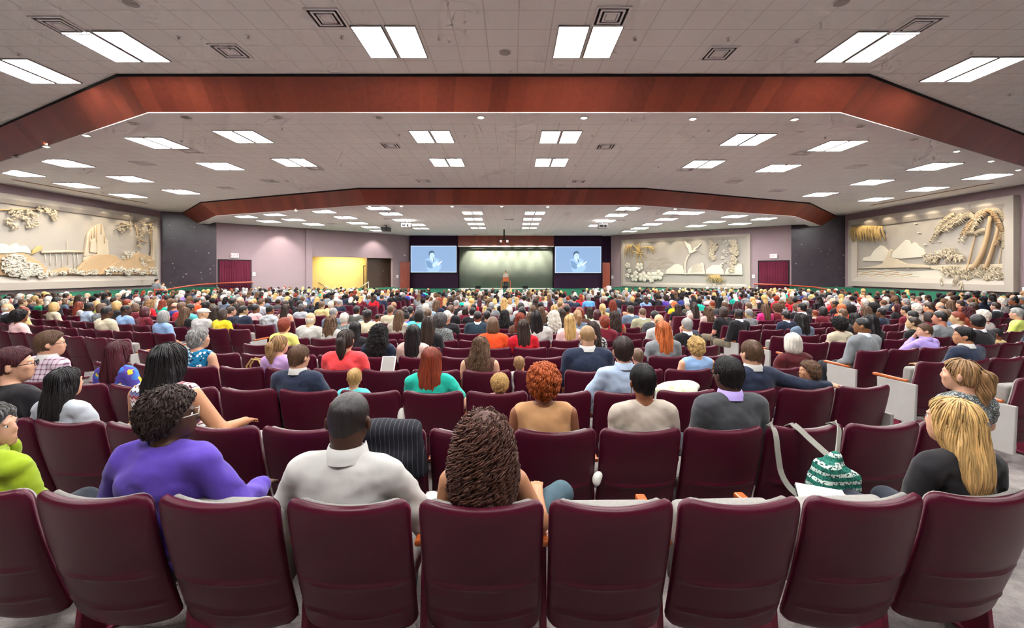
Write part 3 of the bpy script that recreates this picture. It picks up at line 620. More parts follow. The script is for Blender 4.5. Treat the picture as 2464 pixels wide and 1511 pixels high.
# =========================== signed distance modelling ================================
def rotz(a): c, s = math.cos(a), math.sin(a); return np.array([[c, -s, 0], [s, c, 0], [0, 0, 1.]])
def rotx(a): c, s = math.cos(a), math.sin(a); return np.array([[1, 0, 0], [0, c, -s], [0, s, c]])
def roty(a): c, s = math.cos(a), math.sin(a); return np.array([[c, 0, s], [0, 1, 0], [-s, 0, c]])
class Fd:
    def __init__(s, lo, hi, h):
        s.lo = np.array(lo, float); s.h = h; s.n = np.ceil((np.array(hi)-s.lo)/h).astype(int)+1
        s.a = np.full(s.n, .3, np.float32)
    def win(s, c0, c1, pad):
        i0 = np.clip(np.floor((np.minimum(c0, c1)-pad-s.lo)/s.h).astype(int), 0, s.n); i1 = np.clip(np.ceil((np.maximum(c0, c1)+pad-s.lo)/s.h).astype(int)+1, 0, s.n)
        if (i1 <= i0).any(): return None
        sl = tuple(slice(a, b) for a, b in zip(i0, i1))
        g = np.meshgrid(*[s.lo[k]+s.h*np.arange(i0[k], i1[k]) for k in range(3)], indexing='ij')
        return sl, np.stack(g, -1)
    def put(s, sl, d, k, mode):
        a = s.a[sl]
        if mode == 'sub': s.a[sl] = np.maximum(a, -d); return
        if k > 0:
            t = np.clip(.5+.5*(a-d)/k, 0, 1); s.a[sl] = a+(d-a)*t-k*t*(1-t)
        else: s.a[sl] = np.minimum(a, d)
    def ell(s, c, r, R=None, k=.02, mode='add'):
        c = np.array(c, float); r = np.array(r, float); w = s.win(c, c, r.max()+.06+k)
        if w is None: return s
        sl, P = w; q = P-c
        if R is not None: q = q @ R
        k0 = np.sqrt(((q/r)**2).sum(-1)); k1 = np.sqrt(((q/r**2)**2).sum(-1))+1e-9
        s.put(sl, (k0*(k0-1)/k1).astype(np.float32), k, mode); return s
    def cap(s, a, b, ra, rb, k=.02, mode='add', flat=None):
        a = np.array(a, float); b = np.array(b, float); w = s.win(a, b, max(ra, rb)+.06+k)
        if w is None: return s
        sl, P = w; ba = b-a; t = np.clip(((P-a) @ ba)/(ba @ ba+1e-12), 0, 1); q = P-a-t[..., None]*ba
        if flat is not None: q = q/np.array(flat)
        s.put(sl, (np.sqrt((q**2).sum(-1))-(ra+(rb-ra)*t)).astype(np.float32), k, mode); return s
    def box(s, c, r, rad=.02, R=None, k=.01, mode='add'):
        c = np.array(c, float); r = np.array(r, float); w = s.win(c, c, np.linalg.norm(r)+rad+.03)
        if w is None: return s
        sl, P = w; q = P-c
        if R is not None: q = q @ R
        q = np.abs(q)-r; d = np.sqrt((np.maximum(q, 0)**2).sum(-1))+np.minimum(q.max(-1), 0)-rad
        s.put(sl, d.astype(np.float32), k, mode); return s
    def full(s): 
        g = np.meshgrid(*[s.lo[k]+s.h*np.arange(s.n[k]) for k in range(3)], indexing='ij'); return np.stack(g, -1)
    def keep(s, p, n):
        """keep the half space n.(x-p) < 0"""
        n = np.array(n, float); n /= np.linalg.norm(n); g = s.full()
        s.a = np.maximum(s.a, ((g-np.array(p)) @ n).astype(np.float32)); return s
    def noise(s, amp, fr, seed=0, q=None):
        g = s.full() if q is None else q; r = np.random.default_rng(seed); d = 0; fr = np.array(fr, float)
        for i in range(5):
            k = r.normal(size=3); k = k/np.linalg.norm(k)*fr*(1+.5*i/2); ph = r.uniform(0, 6.3, 2)
            k2 = r.normal(size=3)*fr*.5
            d = d+np.sin(g @ k+ph[0]+1.2*np.sin(g @ k2+ph[1]))/(1+.35*i)
        s.a = s.a+(amp*d/2.2).astype(np.float32); return s
    def mesh(s):
        a = s.a; I = a < 0; n = a.shape
        a = a.copy(); a[0], a[-1] = .3, .3; a[:, 0], a[:, -1] = .3, .3; a[:, :, 0], a[:, :, -1] = .3, .3; I = a < 0
        cnt = np.zeros((n[0]-1, n[1]-1, n[2]-1), np.int8)
        for dx in (0, 1):
            for dy in (0, 1):
                for dz in (0, 1): cnt += I[dx:n[0]-1+dx, dy:n[1]-1+dy, dz:n[2]-1+dz]
        act = (cnt > 0) & (cnt < 8); C = np.argwhere(act)
        if len(C) == 0: return np.zeros((0, 3)), np.zeros((0, 4), int)
        idx = np.full(act.shape, -1, np.int32); idx[act] = np.arange(len(C))
        acc = np.zeros((len(C), 3)); m = np.zeros(len(C))
        for ax in range(3):
            o1, o2 = [x for x in range(3) if x != ax]
            for u in (0, 1):
                for v in (0, 1):
                    p0 = C.copy(); p0[:, o1] += u; p0[:, o2] += v; p1 = p0.copy(); p1[:, ax] += 1
                    v0 = a[tuple(p0.T)]; v1 = a[tuple(p1.T)]; cr = (v0 < 0) != (v1 < 0)
                    t = np.where(cr, v0/(v0-v1+1e-12), 0); q = p0.astype(float); q[:, ax] += t
                    acc[cr] += q[cr]; m[cr] += 1
        V = s.lo+s.h*acc/m[:, None]; Q = []
        for ax in range(3):
            o1, o2 = [(1, 2), (2, 0), (0, 1)][ax]
            sl0 = [slice(None)]*3; sl1 = [slice(None)]*3; sl0[ax] = slice(0, -1); sl1[ax] = slice(1, None)
            A, B = I[tuple(sl0)], I[tuple(sl1)]; E = np.argwhere(A != B)
            ok = (E[:, o1] > 0) & (E[:, o2] > 0) & (E[:, o1] < n[o1]-1) & (E[:, o2] < n[o2]-1); E = E[ok]
            f = A[tuple(E.T)]; c = []
            for u, v in ((-1, -1), (0, -1), (0, 0), (-1, 0)):
                k = E.copy(); k[:, o1] += u; k[:, o2] += v; c.append(idx[tuple(k.T)])
            q = np.stack(c, 1); q[~f] = q[~f][:, ::-1]; Q.append(q)
        Q = np.concatenate(Q); return V, Q[(Q >= 0).all(1)]
    def sample(s, P):
        q = (P-s.lo)/s.h; q = np.clip(q, 0, s.n-1.001); i = q.astype(int); f = q-i; r = 0
        for dx in (0, 1):
            for dy in (0, 1):
                for dz in (0, 1):
                    w = (f[:, 0] if dx else 1-f[:, 0])*(f[:, 1] if dy else 1-f[:, 1])*(f[:, 2] if dz else 1-f[:, 2])
                    r = r+w*s.a[i[:, 0]+dx, i[:, 1]+dy, i[:, 2]+dz]
        return r
    def grad(s, P):
        e = s.h; g = np.stack([s.sample(P+np.eye(3)[k]*e)-s.sample(P-np.eye(3)[k]*e) for k in range(3)], 1)
        return g/(np.linalg.norm(g, axis=1, keepdims=True)+1e-9)
def relax(V, Q, it=1, f=.5):
    for _ in range(it):
        s = np.zeros_like(V); c = np.zeros(len(V))
        for a, b in ((0, 1), (1, 2), (2, 3), (3, 0)):
            for x, y in ((a, b), (b, a)):
                np.add.at(s, Q[:, x], V[Q[:, y]]); np.add.at(c, Q[:, x], 1)
        V = V+(s/np.maximum(c, 1)[:, None]-V)*f
    return V
def fmesh(fd, name, mat, it=1):
    V, Q = fd.mesh(); V = relax(V, Q, it); return fast_mesh(name, V, Q, mat)
# =========================== the figure ===============================================
H_BACK = .0
def figure(p):
    """joints of a seated (or standing) person; origin on the floor below the seat's backrest, facing +y"""
    g = p.get('g', 1.0); dx = p.get('lean', 0); fy = p.get('fwd', 0); st = p.get('stand', 0)
    J = {'g': g, 'noear': p.get('noear')}
    up = .42*st; yo = .02*st
    J['pel'] = np.array([0, .31+yo, .55+up]); J['bel'] = np.array([dx*.3, .275+fy*.3, .69+up])
    J['ch'] = np.array([dx*.7, .22+fy*.7, .85+up]); J['sh'] = np.array([dx*.9, .205+fy*.9, .965+up]); J['nb'] = np.array([dx, .20+fy, 1.02+up])
    J['hd'] = np.array([dx*1.15, .235+fy*1.1, 1.165+up])
    J['HR'] = rotz(p.get('yaw', 0)) @ rotx(-p.get('nod', 0)) @ roty(p.get('tilt', 0)); J['tw'] = rotz(p.get('twist', 0))
    for s, nm in ((-1, 'L'), (1, 'R')):
        off = J['tw'] @ np.array([s*.172*g**.5, 0, -.012]); S = J['sh']+off; pose = p.get('arm'+nm, 'lap')
        if pose == 'lap': E = S+np.array([s*.05, .05, -.27]); W = np.array([s*.11+dx*.4, .47+fy*.3, .60+up]); 
        elif pose == 'wide': E = S+np.array([s*.14, .06, -.23]); W = E+np.array([-s*.03, .24, -.03])
        elif pose == 'out': E = S+np.array([s*.26, -.06, -.08]); W = E+np.array([s*.25, .0, .0])
        elif pose == 'chin': E = S+np.array([s*.02, .22, -.16]); W = J['hd']+np.array([s*.06, .13, -.14])
        elif pose == 'raise': E = S+np.array([s*.14, .10, -.20]); W = E+np.array([s*.03, .10, .22])
        elif pose == 'behind': E = S+np.array([s*.26, -.02, -.02]); W = E+np.array([s*-.10, -.05, .10])
        elif pose == 'top': E = S+np.array([s*.05, -.10, -.10]); W = E+np.array([-s*.10, -.14, .05])
        elif pose == 'rest': E = S+np.array([s*.12, .06, -.24]); W = E+np.array([s*.0, .26, .02])
        else: E = S+np.array([s*.05, .0, -.28]); W = E+np.array([-s*.06, .10, -.24])
        if pose in ('lap', 'wide', 'chin', 'raise') and 0: pass
        hipz = .52+up; Hp = np.array([s*.09, .32+yo, hipz])
        if st: K = np.array([s*.10, .33, .50]); A = np.array([s*.10, .31, .09]); T = np.array([s*.13, .46, .035])
        else:
            K = np.array([s*.13, .73, .515]); A = np.array([s*.12, .72, .10]); T = np.array([s*.13, .86, .035])
            if p.get('cross') == nm: K = np.array([s*.06+.08, .72, .60]); A = np.array([s*-.12+.05, .86, .36]); T = np.array([s*-.16, .98, .36])
            if 'knee'+nm in p: K = np.array(p['knee'+nm]); A = K+np.array([0, .02, -.42]); T = A+np.array([0, .13, -.05])
        J[nm] = dict(S=S, E=E, W=W, H=Hp, K=K, A=A, T=T, s=s, pose=pose)
    return J
def head_loc(J, v): return J['hd']+J['HR'] @ np.array(v, float)
def torso(F_, J, e, k=.04, fem=0):
    g = J['g']; tw = J['tw']
    F_.ell(J['pel'], (.165*g+e, .135*g+e, .13+e), None, 0).ell(J['bel'], (.145*g+e, .12*g+e, .16+e), None, k)
    F_.ell(J['ch'], (.162*g+e, .112*g+e, .165+e), tw, k)
    a, b = J['sh']+tw @ np.array([-.125*g, 0, .0]), J['sh']+tw @ np.array([.125*g, 0, 0]); F_.cap(a, b, .062+e, .062+e, k)
    for s in (-1, 1): F_.cap(J['nb']+tw @ np.array([s*.025, -.012, -.008]), J['sh']+tw @ np.array([s*.14, -.005, .012]), .040+e*.6, .044+e, .03)
def arm(F_, a, e, k=.03, upto=2.0, puff=0):
    F_.cap(a['S'], a['E'], .054+e+puff, .044+e+puff*.7, k) if upto >= 1 else F_.cap(a['S'], a['S']+(a['E']-a['S'])*upto, .054+e+puff, .05+e+puff, k)
    if upto > 1: F_.cap(a['E'], a['E']+(a['W']-a['E'])*(upto-1), .043+e+puff*.7, .029+e+puff*.4, k)
def leg(F_, a, e, k=.03):
    F_.cap(a['H'], a['K'], .088+e, .062+e, k).cap(a['K'], a['A'], .058+e, .04+e, k)
def hand(F_, a, fine=True):
    W, E, s = a['W'], a['E'], a['s']; d = (W-E)/np.linalg.norm(W-E); pose = a['pose']
    if pose == 'raise': d = np.array([.05*s, .1, 1.0]); d /= np.linalg.norm(d)
    if pose == 'chin': d = np.array([-.3*s, -.3, .9]); d /= np.linalg.norm(d)
    side = np.cross(d, [0, 0, 1.]) if abs(d[2]) < .8 else np.array([1., 0, 0])
    side = side/np.linalg.norm(side); nrm = np.cross(side, d); inner = -s*(1 if side[0] > 0 else -1)
    if nrm[2] > 0: nrm = -nrm
    c = W+d*.05; F_.cap(W-d*.01, W+d*.03, .026, .03, .012)
    for j in (-1.2, -.4, .4, 1.2): F_.cap(W+d*.02+side*j*.014, W+d*.082+side*j*.019, .014, .0125, .012)
    for j, L in ((-1.5, .060), (-.5, .072), (.5, .078), (1.5, .068)):
        if inner < 0: jj = -j
        else: jj = j
        b = W+d*.085+side*jj*.0185; m = b+d*L*.55+nrm*.008+side*jj*.004; t = m+d*L*.35+nrm*.022
        F_.cap(b, m, .0098, .009, .004).cap(m, t, .009, .0075, .004)
    t0 = W+d*.025+side*inner*.026; t1 = t0+d*.03+side*inner*.026+nrm*.01; t2 = t1+d*.03+side*inner*.004+nrm*.008
    F_.cap(t0, t1, .0125, .011, .008).cap(t1, t2, .0105, .009, .004)
def head(F_, J, h):
    R = J['HR']; L = lambda v: head_loc(J, v)
    F_.cap(J['nb']-[0, 0, .03], J['hd']+R @ np.array([0, -.02, -.06]), .056*J['g']**.5, .054*J['g']**.5, .022)
    F_.ell(L((0, -.005, .012)), (.077, .097, .096), R, .02).ell(L((0, .035, -.045)), (.062, .064, .072), R, .03).ell(L((0, .055, -.085)), (.036, .036, .03), R, .02)
    F_.ell(L((0, -.045, -.05)), (.055, .05, .06), R, .03)
    if h <= .0125:
        F_.cap(L((0, .090, .014)), L((0, .106, -.020)), .007, .010, .010).ell(L((0, .100, -.027)), (.015, .010, .007), R, .006)
        for s in (-1, 1):
            if J.get('noear'): F_.ell(L((s*.031, .098, .008)), (.016, .012, .010), R, 0, 'sub'); F_.cap(L((s*.014, .09, .028)), L((s*.046, .082, .028)), .009, .007, .008); continue
            F_.ell(L((s*.031, .098, .008)), (.016, .012, .010), R, 0, 'sub'); F_.cap(L((s*.014, .09, .028)), L((s*.046, .082, .028)), .009, .007, .008)
            F_.ell(L((s*.045, .07, -.02)), (.022, .018, .018), R, .015)
            F_.ell(L((s*.086, -.010, -.010)), (.011, .022, .034), R @ rotz(s*.5), .004); F_.ell(L((s*.093, .006, -.008)), (.005, .009, .014), R, 0, 'sub')
        F_.ell(L((0, .096, -.056)), (.024, .010, .0055), R, .004).ell(L((0, .094, -.067)), (.021, .010, .006), R, .004)
    else:
        for s in (-1, 1): F_.ell(L((s*.083, -.006, -.012)), (.013, .022, .033), R, .006)
        F_.ell(L((0, .1, -.02)), (.014, .02, .022), R, .012)
def bounds(J):
    pts = np.array([J['pel'], J['hd']]+[J[q][k] for q in 'LR' for k in 'SEWKAT'])
    return pts.min(0)-.16, pts.max(0)+[.16, .18, .2]
def body_field(J, h):
    lo, hi = bounds(J); B = Fd(lo, hi, h)
    torso(B, J, -.006)
    for q in 'LR':
        arm(B, J[q], 0); hand(B, J[q]); leg(B, J[q], 0); B.cap(J[q]['A'], J[q]['T'], .042, .034, .02)
    head(B, J, h); return B
def clothes(J, h, kind, seed):
    """tee / shirt / jacket / sleeveless / sweater"""
    lo, hi = bounds(J); hi = hi.copy(); lo = lo.copy(); lo[2] = max(lo[2], J['pel'][2]-.2)
    C = Fd(lo, hi, h); e = {'T': .009, 'H': .012, 'J': .017, 'N': .007, 'S': .020}[kind]
    torso(C, J, e, .05)
    for q in 'LR':
        if kind == 'T': arm(C, J[q], e, .016, .62, .004)
        elif kind in 'HJS': arm(C, J[q], e, .016, 1.94, .002 if kind != 'S' else .012)
        if kind == 'J': C.cap(J[q]['S']+[0, 0, .018], J[q]['S']+(J[q]['E']-J[q]['S'])*.2, .062, .058, .03)
    C.noise({'T': .006, 'H': .008, 'J': .0045, 'N': .003, 'S': .010}[kind], (22, 22, 34), seed).noise({'T': .0035, 'H': .0045, 'J': .0025, 'N': .002, 'S': .003}[kind], (55, 40, 75), seed+5)
    if kind == 'N':
        for s in (-1, 1): pass
    # open the neck
    C.cap(J['nb']+[0, 0, .06 if kind != 'N' else .05], J['nb']+[0, .02, .18], .066 if kind != 'N' else .075, .08, 0, 'sub')
    return C
def trousers(J, h):
    lo, hi = bounds(J); hi = hi.copy(); hi[2] = J['pel'][2]+.22; C = Fd(lo, hi, h)
    C.ell(J['pel'], (.168*J['g']+.008, .138*J['g']+.008, .13), None, 0)
    for q in 'LR': leg(C, J[q], .011)
    C.noise(.003, (20, 20, 20), 3)
    return C
def shoes_mesh(J, q):
    a = J[q]; lo = np.minimum(a['A'], a['T'])-.09; hi = np.maximum(a['A'], a['T'])+.09; S = Fd(lo, hi, .012)
    S.cap(a['A']-[0, 0, .02], a['T'], .046, .042, .02).cap(a['A']-[0, 0, .045], a['T']-[0, 0, .005], .04, .04, .02); S.keep((0, 0, a['T'][2]-.028), (0, 0, -1)); return S
def collar_mesh(J, mat, r=.068, hgt=.038):
    V, Q = [], []; n = 28; z0 = J['nb']; ax = np.array([0, .15, 1.0])
    for i, (rr, zz) in enumerate(((r+.016, .012), (r+.010, .03), (r-.001, .048+hgt*.5), (r-.006, .048+hgt*.5), (r-.004, .0))):
        for k in range(n):
            t = 2*PI*k/n; V.append(z0+np.array([rr*math.cos(t), rr*1.02*math.sin(t)+.01, 0])+ax*(zz-.012-(.02 if math.sin(t) > .6 else 0)))
    for i in range(4):
        for k in range(n): Q.append((i*n+k, i*n+(k+1) % n, (i+1)*n+(k+1) % n, (i+1)*n+k))
    return fast_mesh('collar', np.array(V), np.array(Q), mat)
# hair -------------------------------------------------------------------------------
def hair_field(J, style, h, seed=0):
    R = J['HR']; L = lambda v: head_loc(J, v); c = J['hd']
    dn = {'L': .36, 'V': .36, 'C': .34, 'P': .30, 'O': .20}.get(style, .2)
    H = Fd(c-[.24, .24, dn+.12], c+[.24, .24, .24], h)
    cut = [((0, .052, .048), (0, 1, -.55)), ((0, .03, 0), (0, 1, -.75))]     # hairline towards the face
    if style in 'ZSX': # buzz, short, short with hairline
        t = {'Z': .004, 'S': .014, 'X': .020}[style]
        H.ell(L((0, -.006, .012)), (.0775+t*.28, .098+t*.55, .096+t*.2), R, 0).ell(L((0, -.004, .045)), (.068+t*.7, .088+t*.8, .066+t*1.2), R, .03).ell(L((0, -.045, -.045)), (.0555+t*.12, .0505+t*.25, .055), R, .02)
        if style != 'Z': H.noise(.002, (60, 60, 60), seed)
        H.keep(L((0, -.03, -.070)), R @ np.array([0, .5, -1.]))
        for s in (-1, 1): H.ell(L((s*.088, .010, -.028)), (.024, .034, .042), R, 0, 'sub')
    elif style == 'B': # bald with fringe
        H.ell(L((0, -.01, -.01)), (.0795, .097, .075), R, 0).ell(L((0, -.045, -.045)), (.058, .054, .05), R, .02)
        H.keep(L((0, -.03, .028)), R @ np.array([0, .2, 1.])); H.keep(L((0, -.03, -.08)), R @ np.array([0, .35, -1.]))
        for s in (-1, 1): H.ell(L((s*.088, .012, -.03)), (.02, .028, .045), R, 0, 'sub')
    elif style == 'W': # short wavy crop
        H.ell(L((0, -.012, .022)), (.095, .115, .112), R, 0).ell(L((0, -.055, -.04)), (.075, .065, .07), R, .03); H.noise(.008, (80, 80, 80), seed)
    elif style == 'A': # rounded afro / full curls
        H.ell(L((0, -.02, .03)), (.115, .13, .125), R, 0).ell(L((0, -.05, -.03)), (.085, .075, .07), R, .03); H.noise(.009, (120, 120, 120), seed)
    elif style == 'O': # bob
        H.ell(L((0, -.012, .018)), (.092, .112, .108), R, 0).ell(L((0, -.025, -.065)), (.105, .09, .095), R, .04); H.noise(.005, (45, 45, 9), seed); H.keep(L((0, 0, -.145)), (0, 0, -1))
        cut = [((0, .052, .048), (0, 1, -.5)), ((0, .03, 0), (0, 1, -.1))]
    elif style in 'LVC':
        w = {'L': 1.0, 'V': 1.12, 'C': 1.28}[style]
        H.ell(L((0, -.012, .018)), (.088+.02*(w-1)*3, .110+.02*(w-1), .106+.01*(w-1)*4), R, 0)
        z0 = J['nb'][2]
        for i, (y, z, rx, ry) in enumerate(((-.03, -.06, .096, .085), (-.055, -.12, .100, .070), (-.075, -.18, .100, .055), (-.085, -.24, .094, .045), (-.088, -.29, .08, .036))):
            q = c+R @ np.array([0, y, 0])*np.array([1, 1, 1.])+[0, 0, z]; q = q+(np.array([0, -.02, 0]) if style == 'C' else 0)
            H.ell(q, (rx*w, ry*w, .062), R, .05)
        H.noise({'L': .005, 'V': .010, 'C': .014}[style], {'L': (110, 110, 10), 'V': (80, 80, 35), 'C': (100, 100, 90)}[style], seed)
        cut = [((0, .052, .048), (0, 1, -.5)), ((0, .035, 0), (0, 1, .12))]
    elif style == 'P': # ponytail
        H.ell(L((0, -.01, .018)), (.085, .107, .104), R, 0).ell(L((0, -.05, -.03)), (.07, .06, .05), R, .03)
        H.cap(L((0, -.10, .035)), L((0, -.145, .0)), .026, .034, .015).cap(L((0, -.145, .0)), L((0, -.13, -.10)), .040, .042, .02).cap(L((0, -.13, -.1)), L((0, -.115, -.2)), .04, .016, .02)
        H.noise(.004, (50, 50, 14), seed)
    elif style == 'U': # bun on top
        H.ell(L((0, -.01, .018)), (.084, .106, .104), R, 0).ell(L((0, -.05, -.03)), (.066, .06, .05), R, .03).ell(L((0, -.045, .125)), (.045, .045, .035), R, .012); H.noise(.003, (50, 50, 50), seed)
    elif style == 'T': # flat cap
        H.ell(L((0, .0, .05)), (.10, .125, .065), R, 0).ell(L((0, .10, .03)), (.06, .06, .012), R, .01); H.keep(L((0, 0, .015)), R @ np.array([0, 0, -1.])); cut = []
    if style not in 'T':
        for p_, n_ in cut:
            # the hairline only trims where both planes agree
            pass
        g = H.full(); q = (g-J['hd']) @ R
        up_ = q[..., 1]-(.062+.8*(q[..., 2]-.052)); lo_ = q[..., 1]-({'L': .045, 'V': .045, 'C': .05, 'O': .045}.get(style, .028)+.55*np.minimum(q[..., 2], .05)*(1 if style not in 'LVCO' else .2))
        H.a = np.maximum(H.a, np.where(q[..., 2] > .03, np.maximum(up_, np.where(q[..., 2] > .075, -1, up_)), np.minimum(up_, lo_)).astype(np.float32)) if style in 'WAPUZSXBOLVC' else H.a
    return H
def strands(H, J, n, N, step, r, curl, lam, seed, zmin=None, var=.5, jit=.004):
    """locks of hair that run over the hair's own surface, combed down from the crown"""
    V0, Q0 = H.mesh(); R = np.random.default_rng(seed); hd = J['hd']
    if zmin is not None: V0 = V0[V0[:, 2] > zmin]
    P = V0[R.integers(0, len(V0), n)].astype(float); cr = hd+J['HR'] @ np.array([0, -.03, .12])
    out = [P.copy()]; fr = []; 
    for i in range(N):
        g = H.grad(P); c = P-cr; c[:, 2] *= .3; c /= np.linalg.norm(c, axis=1, keepdims=True)+1e-6
        t = np.array([0, 0, -1.])*.8+c*.6; t = t-g*(t*g).sum(1, keepdims=True); t /= np.linalg.norm(t, axis=1, keepdims=True)+1e-6
        fr.append((g, np.cross(t, g))); P = P+t*step; d = H.sample(P); P = P-g*(d[:, None]-.002)*np.where(np.abs(d) < .05, 1, 0)[:, None]; out.append(P.copy())
    fr.append(fr[-1]); out = np.stack(out, 1)
    G = np.stack([f[0] for f in fr], 1); B = np.stack([f[1] for f in fr], 1)
    s = np.arange(N+1)*step; ph = R.uniform(0, 6.3, (n, 1)); lm = lam*R.uniform(.8, 1.3, (n, 1)); am = curl*np.minimum(s/.04, 1)[None]*R.uniform(.6, 1.4, (n, 1))
    out = out+G*(am*np.cos(6.283*s/lm+ph)+R.uniform(0, jit, (n, 1)))[..., None]+B*(am*np.sin(6.283*s/lm+ph))[..., None]
    T = np.gradient(out, axis=1); T /= np.linalg.norm(T, axis=2, keepdims=True)+1e-9
    A = G-T*(G*T).sum(2, keepdims=True); A /= np.linalg.norm(A, axis=2, keepdims=True)+1e-9; C = np.cross(T, A)
    rad = r*np.sqrt(np.clip(1-(np.arange(N+1)/N)**3, .04, 1))[None]*R.uniform(.7, 1.3, (n, 1))
    ring = [out+(A*math.cos(a)*.55+C*math.sin(a))*rad[..., None] for a in (0, PI/2, PI, 3*PI/2)]
    V = np.stack(ring, 2).reshape(-1, 3); base = (np.arange(n)[:, None]*(N+1)+np.arange(N)[None])*4; Q = []
    for k in range(4):
        k2 = (k+1) % 4; Q.append(np.stack([base+k, base+k2, base+4+k2, base+4+k], -1).reshape(-1, 4))
    return V, np.concatenate(Q), np.repeat(np.clip(R.normal(0, var*.22, n), -.28, .34), (N+1)*4)
def hair_mesh(H, J, mat, sd=None):
    V, Q = H.mesh(); V = relax(V, Q, 1, .4); va = np.zeros(len(V))-.1
    if sd:
        V2, Q2, v2 = strands(H, J, **sd); Q = np.concatenate([Q, Q2+len(V)]); V = np.concatenate([V, V2]); va = np.concatenate([va, v2])
    me = fast_mesh('hair', V, Q, mat)
    if len(me.vertices) == len(va):
        at = me.attributes.new('var', 'FLOAT', 'POINT'); at.data.foreach_set('value', va.astype(np.float32))
    return me
# =========================== chairs ===================================================
def chair_shell(nu, nv, y_off, th, grow=0.0, zlo=.20, zhi=.87, edge=.03):
    """a padded slab following the backrest's curve: returns verts/quads; outer (rear) face at y_off, front face th further on"""
    us = np.sin(np.linspace(-PI/2, PI/2, nu)); vs = np.concatenate([[0, .006, .02, .045], np.linspace(.08, .92, nv-8), [.955, .98, .994, 1]])
    def P(u, v, side):
        L = zhi-zlo; W = (.259+.006*v+grow); r = .055
        d = min(v, 1-v)*L; w = W if d > r else W-r+math.sqrt(max(r*r-(r-d)**2, 0))
        x = u*w; z = zlo+v*L-(.018*(1-u*u) if v > .5 else -.022*(1-u*u)*(-1))*abs(2*v-1)**3
        e = min((1-abs(u))*w, d); k = 1-(1-min(e/edge, 1))**2; k = math.sqrt(max(k, 0))
        y0 = .185*max(0, (.87-(zlo+v*L))/.67)**1.35+.045*(x/.255)**2; rib = 0
        if side == 0:
            for vc in (.405, .165): rib += .015*math.exp(-((v-vc-.02*u*u)/.010)**2)*max(0, 1-abs(u)**6*1.25)
        mid = y0+y_off+th/2
        return (x, mid+(1 if side else -1)*th/2*k-rib, z)
    V = [P(u, v, 0) for v in vs for u in us]+[P(u, v, 1) for v in vs for u in us]; n = nu*len(vs); Q = []
    for j in range(len(vs)-1):
        for i in range(nu-1):
            a = j*nu+i; Q.append((a, a+1, a+nu+1, a+nu)); Q.append((n+a, n+a+nu, n+a+nu+1, n+a+1))
    m = len(vs)
    for j in range(m-1):
        Q.append((j*nu, (j+1)*nu, n+(j+1)*nu, n+j*nu)); Q.append((j*nu+nu-1, n+j*nu+nu-1, n+(j+1)*nu+nu-1, (j+1)*nu+nu-1))
    for i in range(nu-1):
        Q.append((i, n+i, n+i+1, i+1)); Q.append(((m-1)*nu+i, (m-1)*nu+i+1, n+(m-1)*nu+i+1, n+(m-1)*nu+i))
    return np.array(V), np.array(Q)
CH = {}
V, Q = chair_shell(23, 60, 0, .055); CH['shell'] = fast_mesh('backrest', V, Q, M['shell'])
V, Q = chair_shell(15, 22, .046, .038, -.024, .30, .858, .025); CH['cushion'] = fast_mesh('back_cushion', V, Q, M['cushion'])
V, Q = chair_shell(11, 20, 0, .08, 0, .2, .87, .03); CH['simple'] = fast_mesh('auditorium_chair', V, Q, M['shell'])
def mk(name, mb, mat, bevel=0, smooth=False):
    o = mb.obj(name, mat, None, smooth, bevel); me = o.data; bpy.data.objects.remove(o); return me
sd_ = Fd((-.3, .1, .3), (.3, .7, .52), .012); sd_.box((0, .38, .41), (.20, .19, .02), .035); CH['seat'] = fmesh(sd_, 'seat', M['cushion'])
sd_ = Fd((-.3, .1, .3), (.3, .45, .9), .012); sd_.box((0, .235, .57), (.20, .025, .17), .03, rotx(.12)); CH['seat_up'] = fmesh(sd_, 'seat', M['cushion'])
sd_ = Fd((-.3, .1, .3), (.3, .7, .52), .012); sd_.box((0, .38, .385), (.19, .18, .012), .02); CH['pan'] = fmesh(sd_, 'seat_pan', M['seatmaroon'])
CH['arm'] = mk('armrest', MB().add([(.254, .17, .60), (.296, .17, .60), (.302, .58, .60), (.248, .58, .60), (.254, .17, .628), (.296, .17, .628), (.302, .58, .632), (.248, .58, .632)], [(0, 3, 2, 1), (4, 5, 6, 7), (0, 1, 5, 4), (1, 2, 6, 5), (2, 3, 7, 6), (3, 0, 4, 7)]), M['arm_wood'], .010)
CH['leg'] = mk('leg', MB().prism([(.24, 0), (.38, 0), (.42, .60), (.30, .60)], .03, Matrix(((0, 1, 0, .26), (1, 0, 0, 0), (0, 0, 1, 0), (0, 0, 0, 1)))).box((.235, .16, 0), (.315, .46, .018)), M['seatmaroon'], .006)
CH['panel'] = mk('end_panel', MB().prism([(.08, .12), (.50, .12), (.52, .595), (.06, .595)], .035, Matrix(((0, 1, 0, 0), (1, 0, 0, 0), (0, 0, 1, 0), (0, 0, 0, 1)))), M['grey_panel'], .008)
def make_chair(x, y, rz, z, full, up, end, label, group):
    if not full:
        o = link('auditorium_chair', CH['simple'], None, (x, y, z), rz); tag(o, label, 'chair', group); return o
    r = empty('auditorium_chair', (x, y, z), rz, label, 'chair', group)
    link('backrest', CH['shell'], r); link('back_cushion', CH['cushion'], r); s = link('seat', CH['seat_up' if up else 'seat'], r)
    if not up: link('seat_pan', CH['pan'], s)
    link('armrest', CH['arm'], r); link('leg', CH['leg'], r)
    if end:
        a = link('end_panel', CH['panel'], r, (.285*end-(.0175 if end > 0 else .0175), 0, 0))
        if end < 0: b = link('armrest', CH['arm'], r, (-.55, 0, 0)); link('leg', CH['leg'], r, (-.55, 0, 0))
    return r
